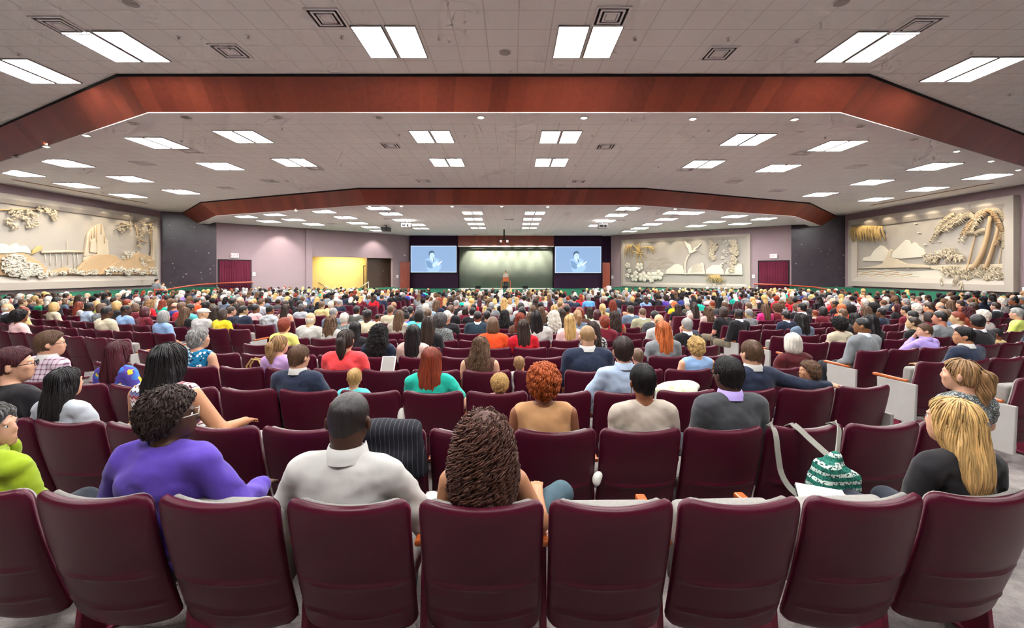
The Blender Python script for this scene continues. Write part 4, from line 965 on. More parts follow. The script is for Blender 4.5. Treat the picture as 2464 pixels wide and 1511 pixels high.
# =========================== seats ====================================================
SEATS = []
def add_seat(i, X, blk, end=0):
    Y = ROWY[i]+sag(X)
    if Y < .5: return
    px = CX+F*X/Y
    if px < -160 or px > 2464+160: return
    if abs(X) > 22.2 or Y > 41-.85*(max(abs(X)-10.4, 0))-1.5 or (abs(X) > 19.6 and Y > 25): return
    SEATS.append(dict(i=i, X=X, Y=Y, z=float(np.interp(ROWY[i], FY, FZ)), rz=math.atan(slope(X)), blk=blk, end=end, px=px, occ=None))
for i in range(len(ROWY)):
    x0 = -.13 if i % 2 == 0 else -.27
    lo = -5.2 if i < 5 else -4.4
    xs_ = [x0+.55*k for k in range(-12, 8) if lo <= x0+.55*k <= 3.25]
    if i == 0: xs_ = [X-.014*round((x0-X)/.55) if X < x0 else X for X in xs_]
    for X in xs_: add_seat(i, X, 'middle', 1 if X == xs_[-1] else (-1 if X == xs_[0] else 0))
    if i >= 1:
        n0 = 5.02+(0 if i % 2 else .1); L = [n0+.55*k for k in range(16)]
        for X in L: add_seat(i, X, 'right', -1 if X == L[0] else 0)
        for k in range(13): add_seat(i, 15.2+.55*k, 'far right')
    if i >= 5:
        n0 = -6.9 if i < 7 else -5.85; L = [n0-.55*k for k in range(15)]
        for X in L: add_seat(i, X, 'left', 1 if X == L[0] else 0)
        for k in range(13): add_seat(i, -15.4-.55*k, 'far left')
CLR = dict(white=(186, 184, 180), cream=(196, 186, 160), black=(34, 32, 36), navy=(38, 46, 66), navyteal=(40, 56, 68), grey=(128, 132, 136), darkgrey=(70, 72, 76), lightgrey=(176, 182, 190), olive=(92, 92, 84), red=(206, 28, 44), coral=(232, 70, 74), orange=(238, 84, 40), yellow=(226, 222, 120), gold=(232, 204, 40), khaki=(206, 186, 128), olivekhaki=(158, 156, 128), green=(36, 180, 130), ltgreen=(190, 222, 180), teal=(36, 182, 160), aqua=(96, 200, 200), blue=(66, 88, 190), ltblue=(140, 172, 214), skyblue=(96, 160, 220), greyblue=(104, 120, 140), purple=(84, 60, 158), lavender=(172, 150, 220), lilac=(196, 160, 212), pink=(232, 190, 190), hotpink=(226, 50, 130), magenta=(190, 20, 140), brown=(92, 60, 50), nude=(206, 178, 168), tan=(186, 140, 98), beige=(182, 170, 156), maroon=(112, 28, 44), neon=(220, 240, 120), royal=(50, 60, 130), darkred=(84, 26, 32), bluegrey=(164, 182, 206), limegreen=(146, 168, 34), rust=(140, 60, 36))
HC = dict(k=(26, 22, 24), d=(56, 40, 34), b=(106, 78, 58), r=(136, 56, 34), o=(196, 104, 52), g=(206, 168, 108), l=(156, 120, 80), y=(150, 148, 146), w=(216, 210, 198), m=(76, 24, 34), s=(96, 94, 94), c=(176, 84, 36))
SK = {1: (208, 158, 130), 2: (186, 132, 98), 3: (134, 84, 58), 4: (78, 50, 38)}
HN = dict(k='black', d='dark brown', b='brown', r='auburn', o='ginger', g='blond', l='light brown', y='grey', w='white', m='burgundy', s='dark grey', c='orange')
SN = dict(B='bald head with {} fringe', Z='shaved {} hair', S='short {} hair', X='short {} hair', W='wavy cropped {} hair', A='full curly {} hair', O='{} bob', L='long {} hair', V='long wavy {} hair', C='long curly {} hair', P='{} ponytail', U='{} bun', T='white cap')
CN = dict(T='top', H='shirt', J='jacket', N='sleeveless top', S='sweater')
CNM = dict(ltblue='light blue', ltgreen='pale green', bluegrey='pale blue', navyteal='dark teal', greyblue='slate blue', darkgrey='dark grey', lightgrey='light grey', olivekhaki='khaki', hotpink='hot pink', skyblue='sky blue', darkred='dark red', limegreen='lime green', neon='neon yellow')
def col(c): return rgb(*c)
# patterned cloths
def pat(name, build, rough=.85):
    t = NT(name); t.rough(rough, .15); build(t); return t.m
def p_floral(a, b, c, sc):
    def f(t):
        v = t.coord('Object'); x = t.n('ShaderNodeTexVoronoi', Scale=sc); t.l(v, x.inputs['Vector']); n = t.noise(v, sc*1.6, 3)
        m = t.mix(t.math('GREATER_THAN', t.math('ADD', x.outputs['Distance'], t.math('MULTIPLY', n, .3)), .52), a, b)
        t.l(t.mix(t.math('GREATER_THAN', n, .6), m, c), t.b.inputs['Base Color'])
    return f
M['floral'] = pat('floral_print', p_floral(rgb(232, 232, 236), rgb(44, 46, 96), rgb(200, 206, 220), 26))
M['tealprint'] = pat('teal_print', p_floral(rgb(226, 234, 236), rgb(30, 110, 150), rgb(20, 40, 60), 22))
M['zebra'] = pat('zebra_print', p_floral(rgb(225, 225, 222), rgb(40, 38, 40), rgb(225, 225, 222), 34))
M['knit'] = pat('marled_knit', p_floral(rgb(150, 158, 156), rgb(84, 90, 92), rgb(200, 206, 202), 60))
M['dots'] = pat('maroon_dots', p_floral(rgb(96, 20, 44), rgb(96, 20, 44), rgb(226, 180, 190), 30))
def zz(t):
    v = t.coord('Object'); s = t.n('ShaderNodeSeparateXYZ'); t.l(v, s.inputs[0])
    tri = t.math('PINGPONG', t.math('ADD', s.outputs[0], 9.0), .018); zc = t.math('ADD', s.outputs[2], t.math('MULTIPLY', tri, .8))
    band = t.math('FRACT', t.math('MULTIPLY', zc, 11)); st = t.math('FRACT', t.math('MULTIPLY', zc, 33))
    base = t.mix(t.math('GREATER_THAN', band, .5), rgb(222, 206, 206), rgb(196, 110, 120))
    base = t.mix(t.math('GREATER_THAN', band, .75), base, rgb(110, 120, 176)); base = t.mix(t.math('LESS_THAN', band, .22), base, rgb(206, 216, 220))
    t.l(t.mix(t.math('GREATER_THAN', st, .78), base, rgb(74, 30, 40)), t.b.inputs['Base Color'])
M['zigzag'] = pat('zigzag_print', zz)
def pl(t):
    v = t.coord('Object'); s = t.n('ShaderNodeSeparateXYZ'); t.l(v, s.inputs[0])
    a = t.math('LESS_THAN', t.math('PINGPONG', t.math('ADD', s.outputs[0], 9), .022), .006); b = t.math('LESS_THAN', t.math('PINGPONG', t.math('ADD', s.outputs[2], 9), .022), .006)
    t.l(t.mix(t.math('MULTIPLY', t.math('ADD', a, b), .5), rgb(206, 188, 200), rgb(110, 66, 88)), t.b.inputs['Base Color'])
M['plaid'] = pat('plaid_check', pl)
def stp(t):
    v = t.coord('Object'); s = t.n('ShaderNodeSeparateXYZ'); t.l(v, s.inputs[0])
    a = t.math('LESS_THAN', t.math('PINGPONG', t.math('ADD', s.outputs[0], 9), .014), .0016)
    t.l(t.mix(t.math('MULTIPLY', a, .7), rgb(40, 40, 46), rgb(96, 96, 104)), t.b.inputs['Base Color'])
M['pinstripe'] = pat('pinstripe_wool', stp)
def tb(t):
    v = t.coord('Object'); s = t.n('ShaderNodeSeparateXYZ'); t.l(v, s.inputs[0])
    b = t.math('FRACT', t.math('MULTIPLY', s.outputs[2], 24)); m = t.mix(t.math('GREATER_THAN', b, .55), rgb(34, 110, 92), rgb(190, 204, 196))
    t.l(t.mix(t.math('GREATER_THAN', t.noise(v, 90, 2), .55), m, rgb(30, 70, 70)), t.b.inputs['Base Color'])
M['bagprint'] = pat('green_ikat', tb)
def ombre(t):
    v = t.coord('Object'); s = t.n('ShaderNodeSeparateXYZ'); t.l(v, s.inputs[0])
    f = t.n('ShaderNodeMapRange'); f.inputs[1].default_value = 1.12; f.inputs[2].default_value = .95; t.l(s.outputs[2], f.inputs[0])
    t.l(t.mix(f.outputs[0], rgb(48, 40, 38), rgb(196, 168, 116)), t.b.inputs['Base Color'])
M['scarfy'] = pat('blue_yellow_print', p_floral(rgb(70, 120, 200), rgb(88, 74, 160), rgb(236, 196, 60), 9))
PATN = dict(floral='white and navy floral', tealprint='teal printed', zebra='zebra striped', knit='marled grey', dots='maroon dotted', zigzag='zigzag patterned', plaid='plaid', scarfy='blue and yellow')
# ---------------- variants for the audience ------------------------------------------
VAR = {}
YAWS = (0, .55, -.55)
def vbody(g, yw):
    k = ('b', g, yw)
    if k not in VAR: VAR[k] = fmesh(body_field(figure(dict(g=g, yaw=yw)), .0145), 'person', M['skin'])
    return VAR[k]
def vcloth(g, kind):
    k = ('c', g, kind)
    if k not in VAR: VAR[k] = fmesh(clothes(figure(dict(g=g)), .0145, kind, len(VAR)), {'T': 'top', 'H': 'shirt', 'J': 'jacket', 'N': 'sleeveless_top', 'S': 'sweater'}[kind], M['cloth'])
    return VAR[k]
def vtrous(g):
    k = ('t', g)
    if k not in VAR: VAR[k] = fmesh(trousers(figure(dict(g=g)), .018), 'trousers', M['cloth'])
    return VAR[k]
def vhair(st, yw):
    k = ('h', st, yw)
    if k not in VAR:
        J = figure(dict(yaw=yw)); H = hair_field(J, st, .011, len(VAR))
        sd = dict(n=260, N=16, step=.02, r=.008, curl=.0, lam=.1, seed=len(VAR)) if st in 'LV' else dict(n=420, N=9, step=.012, r=.0065, curl=.008, lam=.05, seed=len(VAR)) if st in 'CA' else None
        if st == 'V': sd.update(curl=.009, lam=.13)
        if st == 'C': sd.update(N=16, step=.018)
        VAR[k] = hair_mesh(H, J, M['curl' if st in 'CAVW' else 'hair'] if st != 'T' else M['cloth'], sd)
    return VAR[k]
def vcollar():
    if 'col' not in VAR: VAR['col'] = collar_mesh(figure({}), M['plaincol'])
    return VAR['col']
LAB = {}
def uniq(label, extra):
    """EXTRA: words that say where the person sits; always told"""
    w = (label+', '+extra)
    while len(w.split()) > 16: w = w.replace(' with ', ' ', 1) if ' with ' in w else w.rsplit(' ', 1)[0]
    LAB[w] = LAB.get(w, 0)+1
    return w
def seat_words(s):
    row = [q for q in SEATS if q['i'] == s['i'] and q['blk'] == s['blk']]; n = sorted(q['X'] for q in row).index(s['X'])+1
    return f"{ORD[s['i']+1]} row, {s['blk']} block, seat {n}"
def who(st, hc, ct, cc, kid=False):
    c = PATN.get(cc) or CNM.get(cc, cc)
    return ('child' if kid else 'person')+' with '+SN[st].format(HN[hc])+' in '+c+' '+CN[ct]
def place_px(s, px):
    """lateral position that puts the head at image column px, kept within the seat"""
    X = (px-CX)/F*(s['Y']+.235); return s['X']+max(-.17, min(.17, X-s['X']))
def audience(s, st, hc, sk, ct, cc, yw=0, kid=False, px=None, ytop=None, g=None):
    r = random; g = g or r.choice((.92, 1.05, 1.2) if ct != 'N' else (.92, 1.05)); g = min((.92, 1.05, 1.2), key=lambda q: abs(q-g)); yv = min(YAWS, key=lambda q: abs(q-yw))
    X = place_px(s, px) if px is not None else s['X']+r.uniform(-.05, .05)
    sc = .74 if kid else r.uniform(.95, 1.04)
    if ytop is not None and not kid:
        zt = EYE-(ytop-HZ)*(s['Y']+.2)/F-s['z']; extra = .03 if st in 'LVCOAWU' else .012; sc = max(.9, min(1.1, (zt-.45)/(1.265+extra-.45)))
    jit = r.uniform(-.08, .08)
    o = link('person', vbody(g, yv), None, (X, s['Y'], s['z']+.45*(1-sc)), s['rz']+jit, tuple(c for c in rgb(*[min(255, v*r.uniform(.93, 1.07)) for v in SK[sk]])))
    o.scale = (sc, sc, sc)
    tag(o, uniq(who(st, hc, ct, cc, kid), seat_words(s)), 'person', 'seated audience')
    h = link('hair' if st != 'T' else 'cap', vhair(st, yv), o, color=rgb(*HC[hc]) if st != 'T' else rgb(226, 224, 214)); h.scale = (1, 1, 1)
    c = link({'T': 'top', 'H': 'shirt', 'J': 'jacket', 'N': 'sleeveless_top', 'S': 'sweater'}[ct], vcloth(g, ct), o, color=rgb(*CLR[cc]) if cc in CLR else None)
    if cc not in CLR: c.material_slots[0].link = 'OBJECT'; c.material_slots[0].material = M[cc]
    if s['Y'] < 12:
        t = link('trousers', vtrous(g), o, color=rgb(*r.choice([(40, 42, 50), (60, 62, 70), (52, 62, 84), (110, 100, 84)])))
        if ct in 'JH': link('collar', vcollar(), o, color=rgb(*(CLR[cc] if ct == 'H' and cc in CLR else r.choice([(230, 230, 232), (200, 208, 226)]))))
    s['occ'] = o; return o
# ---------------- people read off the photograph: column, top of head, look -----------
TAB = """
585 762 V r 1 N floral|679 764 W r 1 T yellow|741 762 C l 1 T red|793 759 V b 1 T white|828 752 W w 1 T knit|851 773 L k 1 T black|881 745 Z k 4 T cream|855 737 S k 3 J olive|743 752 B w 1 T white|792 742 S y 1 J greyblue
684 731 L d 1 N nude|723 731 Z s 4 H lightgrey|645 735 Z k 3 H lightgrey|611 733 Z k 3 T pink|581 737 S k 2 J navy -|564 729 L d 1 T black|623 719 S b 1 H lightgrey|572 716 B b 1 J black|589 701 W w 1 J black|575 704 S r 1 T nude
626 701 L d 1 T red|641 697 S d 1 T maroon|662 702 S k 1 J lightgrey|668 697 S k 1 T green|698 698 W w 1 T grey|727 701 W w 1 T white|738 704 S k 1 J black|759 705 S k 1 T blue|770 697 W g 1 T green|779 708 S k 4 J black
698 719 L k 1 T black|716 723 S k 3 T black|683 724 S d 1 T maroon|753 735 Z k 4 T maroon|771 726 S b 1 T khaki|793 724 W w 1 T khaki|815 722 S y 1 J navy|807 724 S b 1 T ltgreen|858 713 S k 4 T cream|870 698 W w 1 T white
805 702 S d 1 T hotpink|819 702 W g 1 T orange|977 748 U k 1 T blue|994 780 L k 3 T nude|1056 755 A s 3 T knit|1028 760 L d 1 T black|1006 742 O k 1 T aqua|1028 744 S b 1 T ltblue|1023 730 W w 1 T grey|1083 735 S b 1 J black
1115 755 B k 3 J grey|1132 740 S k 3 J black|1150 749 Z k 3 J navyteal|1170 749 S k 1 T black|1187 761 O b 1 T orange|1213 745 V k 1 T black|1225 737 W w 1 T grey|1100 799 L k 1 T skyblue|1219 792 V l 1 N pink|945 726 B b 2 J navy
916 710 S d 1 J navy|974 702 S k 1 T blue|1027 711 S k 1 J grey|1054 715 V r 1 T black|1070 716 L g 1 T white|1130 716 Z k 3 T cream|1154 719 L m 1 N pink|1184 715 L b 1 T white|1212 716 L g 1 T black|1115 716 S b 1 T teal
1103 711 O b 1 T maroon|1083 712 O d 1 T black|1092 701 W w 1 T grey|1126 700 W g 1 T yellow|910 755 Z k 3 T nude k|958 745 L b 1 T beige|974 738 S d 1 T grey|985 738 S k 1 T black|1119 736 O d 1 T maroon|1139 734 O k 1 T black
1183 727 W y 1 T grey|1175 742 S k 1 T black|1299 787 B l 1 J navyteal|1335 747 C w 1 T black|1262 767 L d 1 T red|1371 756 L g 1 T pink|1252 752 V r 1 T brown|1277 752 L b 1 N orange|1291 747 L k 1 T white|1305 737 L b 1 T black
1283 734 L b 1 T white|1257 737 O k 1 T black|1353 742 L d 1 T black|1365 734 Z k 3 T grey|1396 738 O r 1 T brown|1419 737 L d 1 T ltgreen|1437 744 O m 1 T white|1451 731 P g 1 T khaki|1455 758 W r 1 T maroon|1470 767 V o 1 T black
1428 773 V d 1 T zebra|1483 748 V d 2 N red|1479 804 B l 2 T pink k|1542 742 Z b 1 J olivekhaki|1552 780 V k 1 T black|1397 755 S d 1 T black k|1335 733 L g 1 T white|1307 713 S b 1 J grey|1294 711 S b 1 J greyblue|1273 716 Z k 3 T khaki
1383 715 S k 1 J navy|1350 716 L g 1 T pink|1325 722 L m 1 T maroon|1244 716 L g 1 T white|1524 713 W g 1 J black|1502 713 S b 1 J black|1492 711 S b 1 J navy|1418 708 W y 1 T skyblue|1463 701 W w 1 T green|1381 698 S k 1 J grey
1599 771 L o 1 T grey|1590 756 B l 1 T white|1657 767 S y 1 J black|1712 791 L d 1 T black|1724 785 A k 2 T royal|1812 756 Z k 3 S ltgreen|1783 744 Z k 4 J black|1721 740 Z b 1 J darkgrey|1658 730 Z y 1 J olive|1600 730 S k 1 T lilac
1577 749 S k 1 J darkgrey|1633 737 L d 1 T black|1673 731 L d 1 T nude|1626 724 W o 1 T gold|1746 737 O d 1 T black|1806 744 S y 1 T grey|1825 749 O b 1 T white|1708 737 V b 1 T nude|1806 729 S b 1 T brown|1844 730 L b 1 T hotpink
1875 731 A b 1 T maroon|1894 749 S k 2 J navy|1779 724 L m 1 T black|1746 726 L b 1 T black|1731 713 L k 1 T black|1672 712 L k 1 T black|1606 711 A d 1 T purple|1692 711 S d 1 J grey|1709 712 S k 1 T pink|1655 698 B w 1 T maroon
1822 711 S b 1 J pink|2022 763 A k 3 T cream|2084 766 Z k 3 J grey +|2143 780 O k 3 T aqua|2183 792 T w 1 T ltblue k|2309 776 B l 1 H lavender +|2392 787 S k 3 T khaki k+|2430 806 L k 2 T magenta|2425 767 V g 1 T cream
2371 744 W w 1 T white|2311 751 S r 1 T pink +|2278 751 S k 2 T grey +|2202 763 P d 1 T black +|2202 749 S k 1 T white|2236 749 O d 1 T maroon|2105 756 L k 1 T black|2060 752 L k 1 T black|2034 744 S b 1 T nude|2126 742 S k 3 T navy
2162 730 L m 1 T black +|2186 737 S k 1 T maroon|1984 737 O k 1 T maroon|1932 753 L k 1 T greyblue|1960 752 S r 2 T nude k|2050 734 A k 3 T black|2105 730 A k 3 T black|1937 730 S k 1 J black|2008 717 B l 1 T red|2027 718 O g 1 T khaki
2029 730 O o 1 T orange|2085 718 W w 1 T grey|2101 716 B w 1 T brown|2136 714 W w 1 T white|2183 718 W y 1 T black|2212 730 W w 1 T white|2266 727 B y 1 T nude|2243 728 S d 1 T khaki|2290 723 L b 1 T grey|2316 723 S d 1 T rust
2333 737 V m 1 T rust|2401 728 S d 1 J black|2416 716 W w 1 T white|2454 742 S y 1 T neon|2347 729 S d 1 T maroon|2214 714 S b 1 T pink|2200 712 S b 1 T white|85 770 A k 3 T white|42 746 A k 3 T pink|92 756 S k 2 T purple
193 763 O k 3 T royal|231 762 B b 3 T white|334 756 S s 1 T navy -|358 765 S b 1 T purple|388 746 O y 1 T ltblue|483 742 T w 1 S white -|530 742 O d 1 T gold|553 739 S d 1 T navy -|513 737 L d 1 T black|431 728 S b 1 T red
452 732 S k 3 T aqua|344 737 O m 1 T maroon|297 735 Z k 4 T ltblue -|250 738 Z k 4 T cream|207 728 Z k 4 H bluegrey|186 725 L r 1 T white|275 723 O g 1 T black|301 721 S r 1 T grey|125 726 O g 1 T cream|94 720 S l 1 T green
56 720 S b 1 T navy|12 730 B w 1 J black|52 737 O r 1 T khaki|35 704 A k 3 T yellow|14 713 S k 1 T grey|82 711 W g 1 T beige|129 716 S k 1 T black|153 717 O b 1 T greyblue|120 704 W d 1 T grey|155 706 S d 1 T grey
104 706 S k 1 T darkgrey|207 705 B w 1 T white|193 716 L d 1 T black|231 723 O g 1 T neon|242 703 S d 1 T grey|280 705 B y 1 T brown|325 709 S r 1 T white|351 711 W y 1 T grey|365 713 S b 1 T ltgreen|388 720 L r 1 T teal
417 728 B b 1 T royal|398 711 S k 3 T maroon|471 716 S d 1 T orange|330 725 L k 1 T yellow|492 725 W k 3 T grey|534 709 W w 1 T grey|574 714 B l 1 T black|350 780 S y 1 T beige|1535 845 S b 1 T white k"""
HEROES = [
 # row, column, top, style, hair, skin, cloth, colour, options
 (1, 832, 955, 'Z', 'k', 4, 'H', 'white', dict(g=1.15, hcol=(34, 28, 28), bs=1.13, armR='wide', armL='wide')),
 (4, 1915, 799, 'O', 'w', 1, 'T', 'darkred', dict(g=1.0)),
 (1, 1165, 996, 'C', 'd', 2, 'N', 'black', dict(g=1.0, big=1, hcol=(84, 50, 38), armR='rest')),
 (1, 385, 940, 'A', 'd', 4, 'S', 'purple', dict(g=1.25, yaw=-.9, fwd=.06, armR='wide', armL='wide', glasses='gold')),
 (1, 30, 985, 'V', 's', 1, 'H', 'limegreen', dict(g=1.05, yaw=-1.15, lean=-.10, armR='lap', armL='chin', tilt=.1)),
 (1, 2292, 955, 'L', 'g', 1, 'T', 'black', dict(g=.95, yaw=.35, clip=1, armL='lap')),
 (2, 22, 842, 'X', 'm', 1, 'T', 'black', dict(g=1.1, yaw=-.8, glasses='dark')),
 (2, 160, 882, 'L', 'k', 1, 'T', 'lightgrey', dict(g=1.0, yaw=-.2, armR='rest')),
 (2, 395, 825, 'L', 'k', 2, 'N', 'zigzag', dict(g=1.25, yaw=-.1, armR='wide')),
 (2, 1308, 872, 'A', 'c', 3, 'N', 'tan', dict(g=1.2)),
 (2, 1548, 882, 'X', 'k', 3, 'T', 'beige', dict(g=1.08, earring=1)),
 (2, 1757, 865, 'X', 'k', 4, 'J', 'darkgrey', dict(g=1.12, glasses='dark', yaw=.1, shirtcol='lavender')),
 (2, 2392, 866, 'P', 'l', 1, 'T', 'knit', dict(g=1.1, yaw=.5, armR='raise')),
 (3, 112, 800, 'X', 'b', 1, 'H', 'plaid', dict(g=1.1, yaw=-.7, glasses='dark')),
 (3, 282, 818, 'L', 'm', 1, 'T', 'scarfy', dict(g=1.0)),
 (3, 718, 833, 'S', 'b', 1, 'J', 'navy', dict(g=1.15, yaw=-.2, armR='rest')),
 (3, 858, 898, 'S', 'g', 1, 'T', 'aqua', dict(g=.9, kid=1, armL='top', yaw=.1)),
 (3, 1037, 833, 'L', 'r', 1, 'T', 'teal', dict(g=1.12, armR='wide')),
 (3, 1203, 914, 'A', 'g', 1, 'T', 'pink', dict(g=.9, kid=1)),
 (3, 1502, 815, 'X', 'd', 1, 'H', 'bluegrey', dict(g=1.08, yaw=-.1, armL='wide')),
 (3, 1812, 822, 'S', 'b', 1, 'J', 'navy', dict(g=1.12, armR='out', yaw=.1, shirtcol='white')),
 (3, 1940, 880, 'W', 'b', 2, 'T', 'white', dict(g=.9, kid=1, yaw=1.25)),
 (4, 475, 787, 'W', 'y', 1, 'N', 'tealprint', dict(g=1.15, yaw=-.5)),
 (4, 672, 808, 'P', 'l', 1, 'T', 'lilac', dict(g=.9, yaw=-.35)),
 (4, 830, 795, 'P', 'd', 1, 'T', 'coral', dict(g=1.35)),
 (4, 1155, 808, 'V', 'b', 1, 'N', 'brown', dict(g=1.1)),
 (4, 1235, 866, 'S', 'l', 1, 'T', 'white', dict(g=.9, kid=1, braids=1)),
 (4, 1415, 785, 'Z', 'l', 1, 'J', 'navy', dict(g=1.3, shirtcol='white')),
 (4, 1675, 808, 'W', 'g', 1, 'N', 'ltblue', dict(g=1.1)),
 (5, 910, 778, 'C', 'k', 1, 'T', 'navy', dict(g=1.05)),
 (4, 2330, 788, 'S', 'k', 2, 'J', 'navy', dict(g=1.25, yaw=.7, lean=-.04, armL='rest', blk='right')),
 (5, 2222, 786, 'S', 'b', 1, 'H', 'lavender', dict(g=1.3, yaw=.9, lean=.04, armL='chin', blk='right')),
]
def fin(mb, name, mat, parent, **k): return mb.obj(name, mat, parent, **k)
def hero(row, px, ytop, st, hc, sk, ct, cc, o, n):
    blk = o.get('blk', 'middle'); c = [s for s in SEATS if s['i'] == row-1 and s['blk'] == blk and s['occ'] is None]
    s = min(c, key=lambda q: abs((px-CX)/F*(q['Y']+.235)-q['X']))
    X = (px-CX)/F*(s['Y']+.235); X = s['X']+max(-.2, min(.2, X-s['X']))
    o = dict(o, noear=st in 'LVCOA'); J = figure(o); h = .010 if row < 3 else .012
    if o.get('kid'): sc = .74; dz = 0; zt = EYE-(ytop-HZ)*(s['Y']+.1)/F-s['z']; sc = max(.6, min(.95, (zt-.40)/(.87)))
    else:
        zt = EYE-(ytop-HZ)*(s['Y']+.2)/F-s['z']; ex = {'L': .03, 'V': .035, 'C': .045, 'O': .03, 'A': .055, 'W': .04}.get(st, .015); sc = max(.88, min(1.12, (zt-.45)/(1.265+ex-.45)))
    P = link('person', fmesh(body_field(J, h), 'person', M['skin'], 1), None, (X, s['Y'], s['z']+.45*(1-sc)), s['rz'], rgb(*SK[sk])); sc *= o.get('bs', 1); P.scale = (sc,)*3; P.location.z = s['z']+.45*(1-sc)-(.0 if 'bs' not in o else (o['bs']-1)*.80)
    tag(P, uniq(who(st, hc, ct, cc, o.get('kid')), seat_words(s)), 'person', 'seated audience'); s['occ'] = P
    tot = dict(L=dict(n=1300, N=30, step=.014, r=.0042, curl=.002, lam=.2, var=.7), V=dict(n=1100, N=34, step=.0125, r=.0044, curl=.010, lam=.11, var=.7), C=dict(n=1300, N=38, step=.009, r=.0036, curl=.016, lam=.052, var=1.2),
               A=dict(n=1500, N=7, step=.007, r=.0045, curl=.006, lam=.026, var=.8), W=dict(n=900, N=8, step=.008, r=.0048, curl=.003, lam=.07, var=.8), P=dict(n=500, N=26, step=.011, r=.0048, curl=.001, lam=.2, var=.7), X=dict(n=3000, N=3, step=.006, r=.002, curl=0, lam=.1, var=.5), S=dict(n=2600, N=3, step=.006, r=.0018, curl=0, lam=.1, var=.5)).get(st)
    H = hair_field(J, st, .009, n)
    if o.get('big'): 
        for q, r_ in (((0, -.05, -.02), (.135, .12, .13)), ((0, -.07, -.13), (.155, .10, .13)), ((0, -.08, -.24), (.14, .075, .10))): H.ell(head_loc(J, q), r_, J['HR'], .05)
        g = H.full(); q = (g-J['hd']) @ J['HR']; H.a = np.maximum(H.a, (q[..., 1]-np.where(q[..., 2] > .03, .05+.8*(q[..., 2]-.052), .05)).astype(np.float32))
    if o.get('braids'): tot = dict(n=500, N=14, step=.01, r=.006, curl=.004, lam=.03, var=.6)
    if tot: tot = dict(tot); tot['seed'] = n; tot['jit'] = .001 if st in 'XS' else .006
    link('hair', hair_mesh(H, J, M['curl' if st in 'CAVW' else 'hair'], tot), P, color=rgb(*o.get('hcol', HC[hc])))
    cm = clothes(J, .0115, ct, n*7); nm = {'T': 'top', 'H': 'shirt', 'J': 'jacket', 'N': 'sleeveless_top', 'S': 'sweater'}[ct]
    link(nm, fmesh(cm, nm, M['cloth'] if cc in CLR else M[cc], 2), P, color=rgb(*CLR[cc]) if cc in CLR else None)
    link('trousers', fmesh(trousers(J, .014), 'trousers', M['cloth']), P, color=rgb(*o.get('tcol', (44, 48, 58))))
    if row <= 3:
        for q in 'LR': link('shoe', fmesh(shoes_mesh(J, q), 'shoe', M['cloth']), P, color=rgb(44, 34, 30))
    if ct in 'HJ':
        cc2 = o.get('shirtcol', cc if ct == 'H' and cc in CLR else 'white'); link('collar', collar_mesh(J, M['plaincol'], .072*o.get('g', 1)**.4), P, color=rgb(*CLR[cc2]))
    for s_ in (-1, 1):
        e = MB().ell(head_loc(J, (s_*.031, .0765, .008)), (.0125, .0125, .0125), 12, 8); eo = fin(e, 'eye', M['white'], P, smooth=True)
        fin(MB().ell(head_loc(J, (s_*.031, .0855, .008)), (.006, .004, .006), 8, 6), 'iris', M['black'], eo, smooth=True)
    if o.get('glasses'):
        g = MB(); gm = M['metal'] if o['glasses'] == 'gold' else M['black']
        for s_ in (-1, 1):
            g.tube([head_loc(J, (s_*.034+.024*math.cos(t), .112, .006+.018*math.sin(t))) for t in np.linspace(0, 2*PI, 15)], .0022, 6); g.tube([head_loc(J, (s_*.058, .112, .010)), head_loc(J, (s_*.084, .06, .008)), head_loc(J, (s_*.088, -.01, .002))], .0026, 6)
        g.tube([head_loc(J, (-.011, .113, .010)), head_loc(J, (.011, .113, .010))], .002, 6); fin(g, 'glasses', gm, P, smooth=True)
    if o.get('clip'): fin(MB().box(head_loc(J, (-.018, -.125, .012)), head_loc(J, (.018, -.108, .038))), 'hair_clip', M['metal'], P, bevel=.003)
    if o.get('earring'):
        for s_ in (-1, 1): fin(MB().tube([head_loc(J, (s_*.085, -.002, -.045)), head_loc(J, (s_*.085, -.002, -.10))], .004, 6), 'earring', M['metal'], P)
    if st == 'P': fin(MB().tube([head_loc(J, (.03*math.cos(t), -.108+.0*t, .035+.03*math.sin(t))) for t in np.linspace(0, 2*PI, 15)], .008, 8), 'hair_tie', M['black'], P, smooth=True)
    return P, J, s, sc
HP = []
for n, hh in enumerate(HEROES): HP.append(hero(*hh, n))
# ---------------- the rest of the table ----------------------------------------------
ENT = [e.split() for e in TAB.replace('\n', '|').split('|') if e.strip()]
ENT.sort(key=lambda e: -int(e[1]))
for e in ENT:
    px, yt = int(e[0]), int(e[1]); kid = len(e) > 7-0 and 'k' in e[7] if len(e) > 7 else False; yw = 0
    f = e[7] if len(e) > 7 else ''
    if '+' in f: yw = .55
    if '-' in f: yw = -.55
    best = None
    for s in SEATS:
        if s['occ'] is not None or s['i'] < 3: continue
        x, y = CX+F*s['X']/(s['Y']+.235), HZ-F*(s['z']+(1.285 if not kid else 1.07)-EYE)/(s['Y']+.2)
        d = abs(x-px)*1.0+abs(y-yt)*2.6
        if best is None or d < best[0]: best = (d, s)
    if best and best[0] < 34: audience(best[1], e[2], e[3], int(e[4]), e[5], e[6], yw, kid, px, yt)
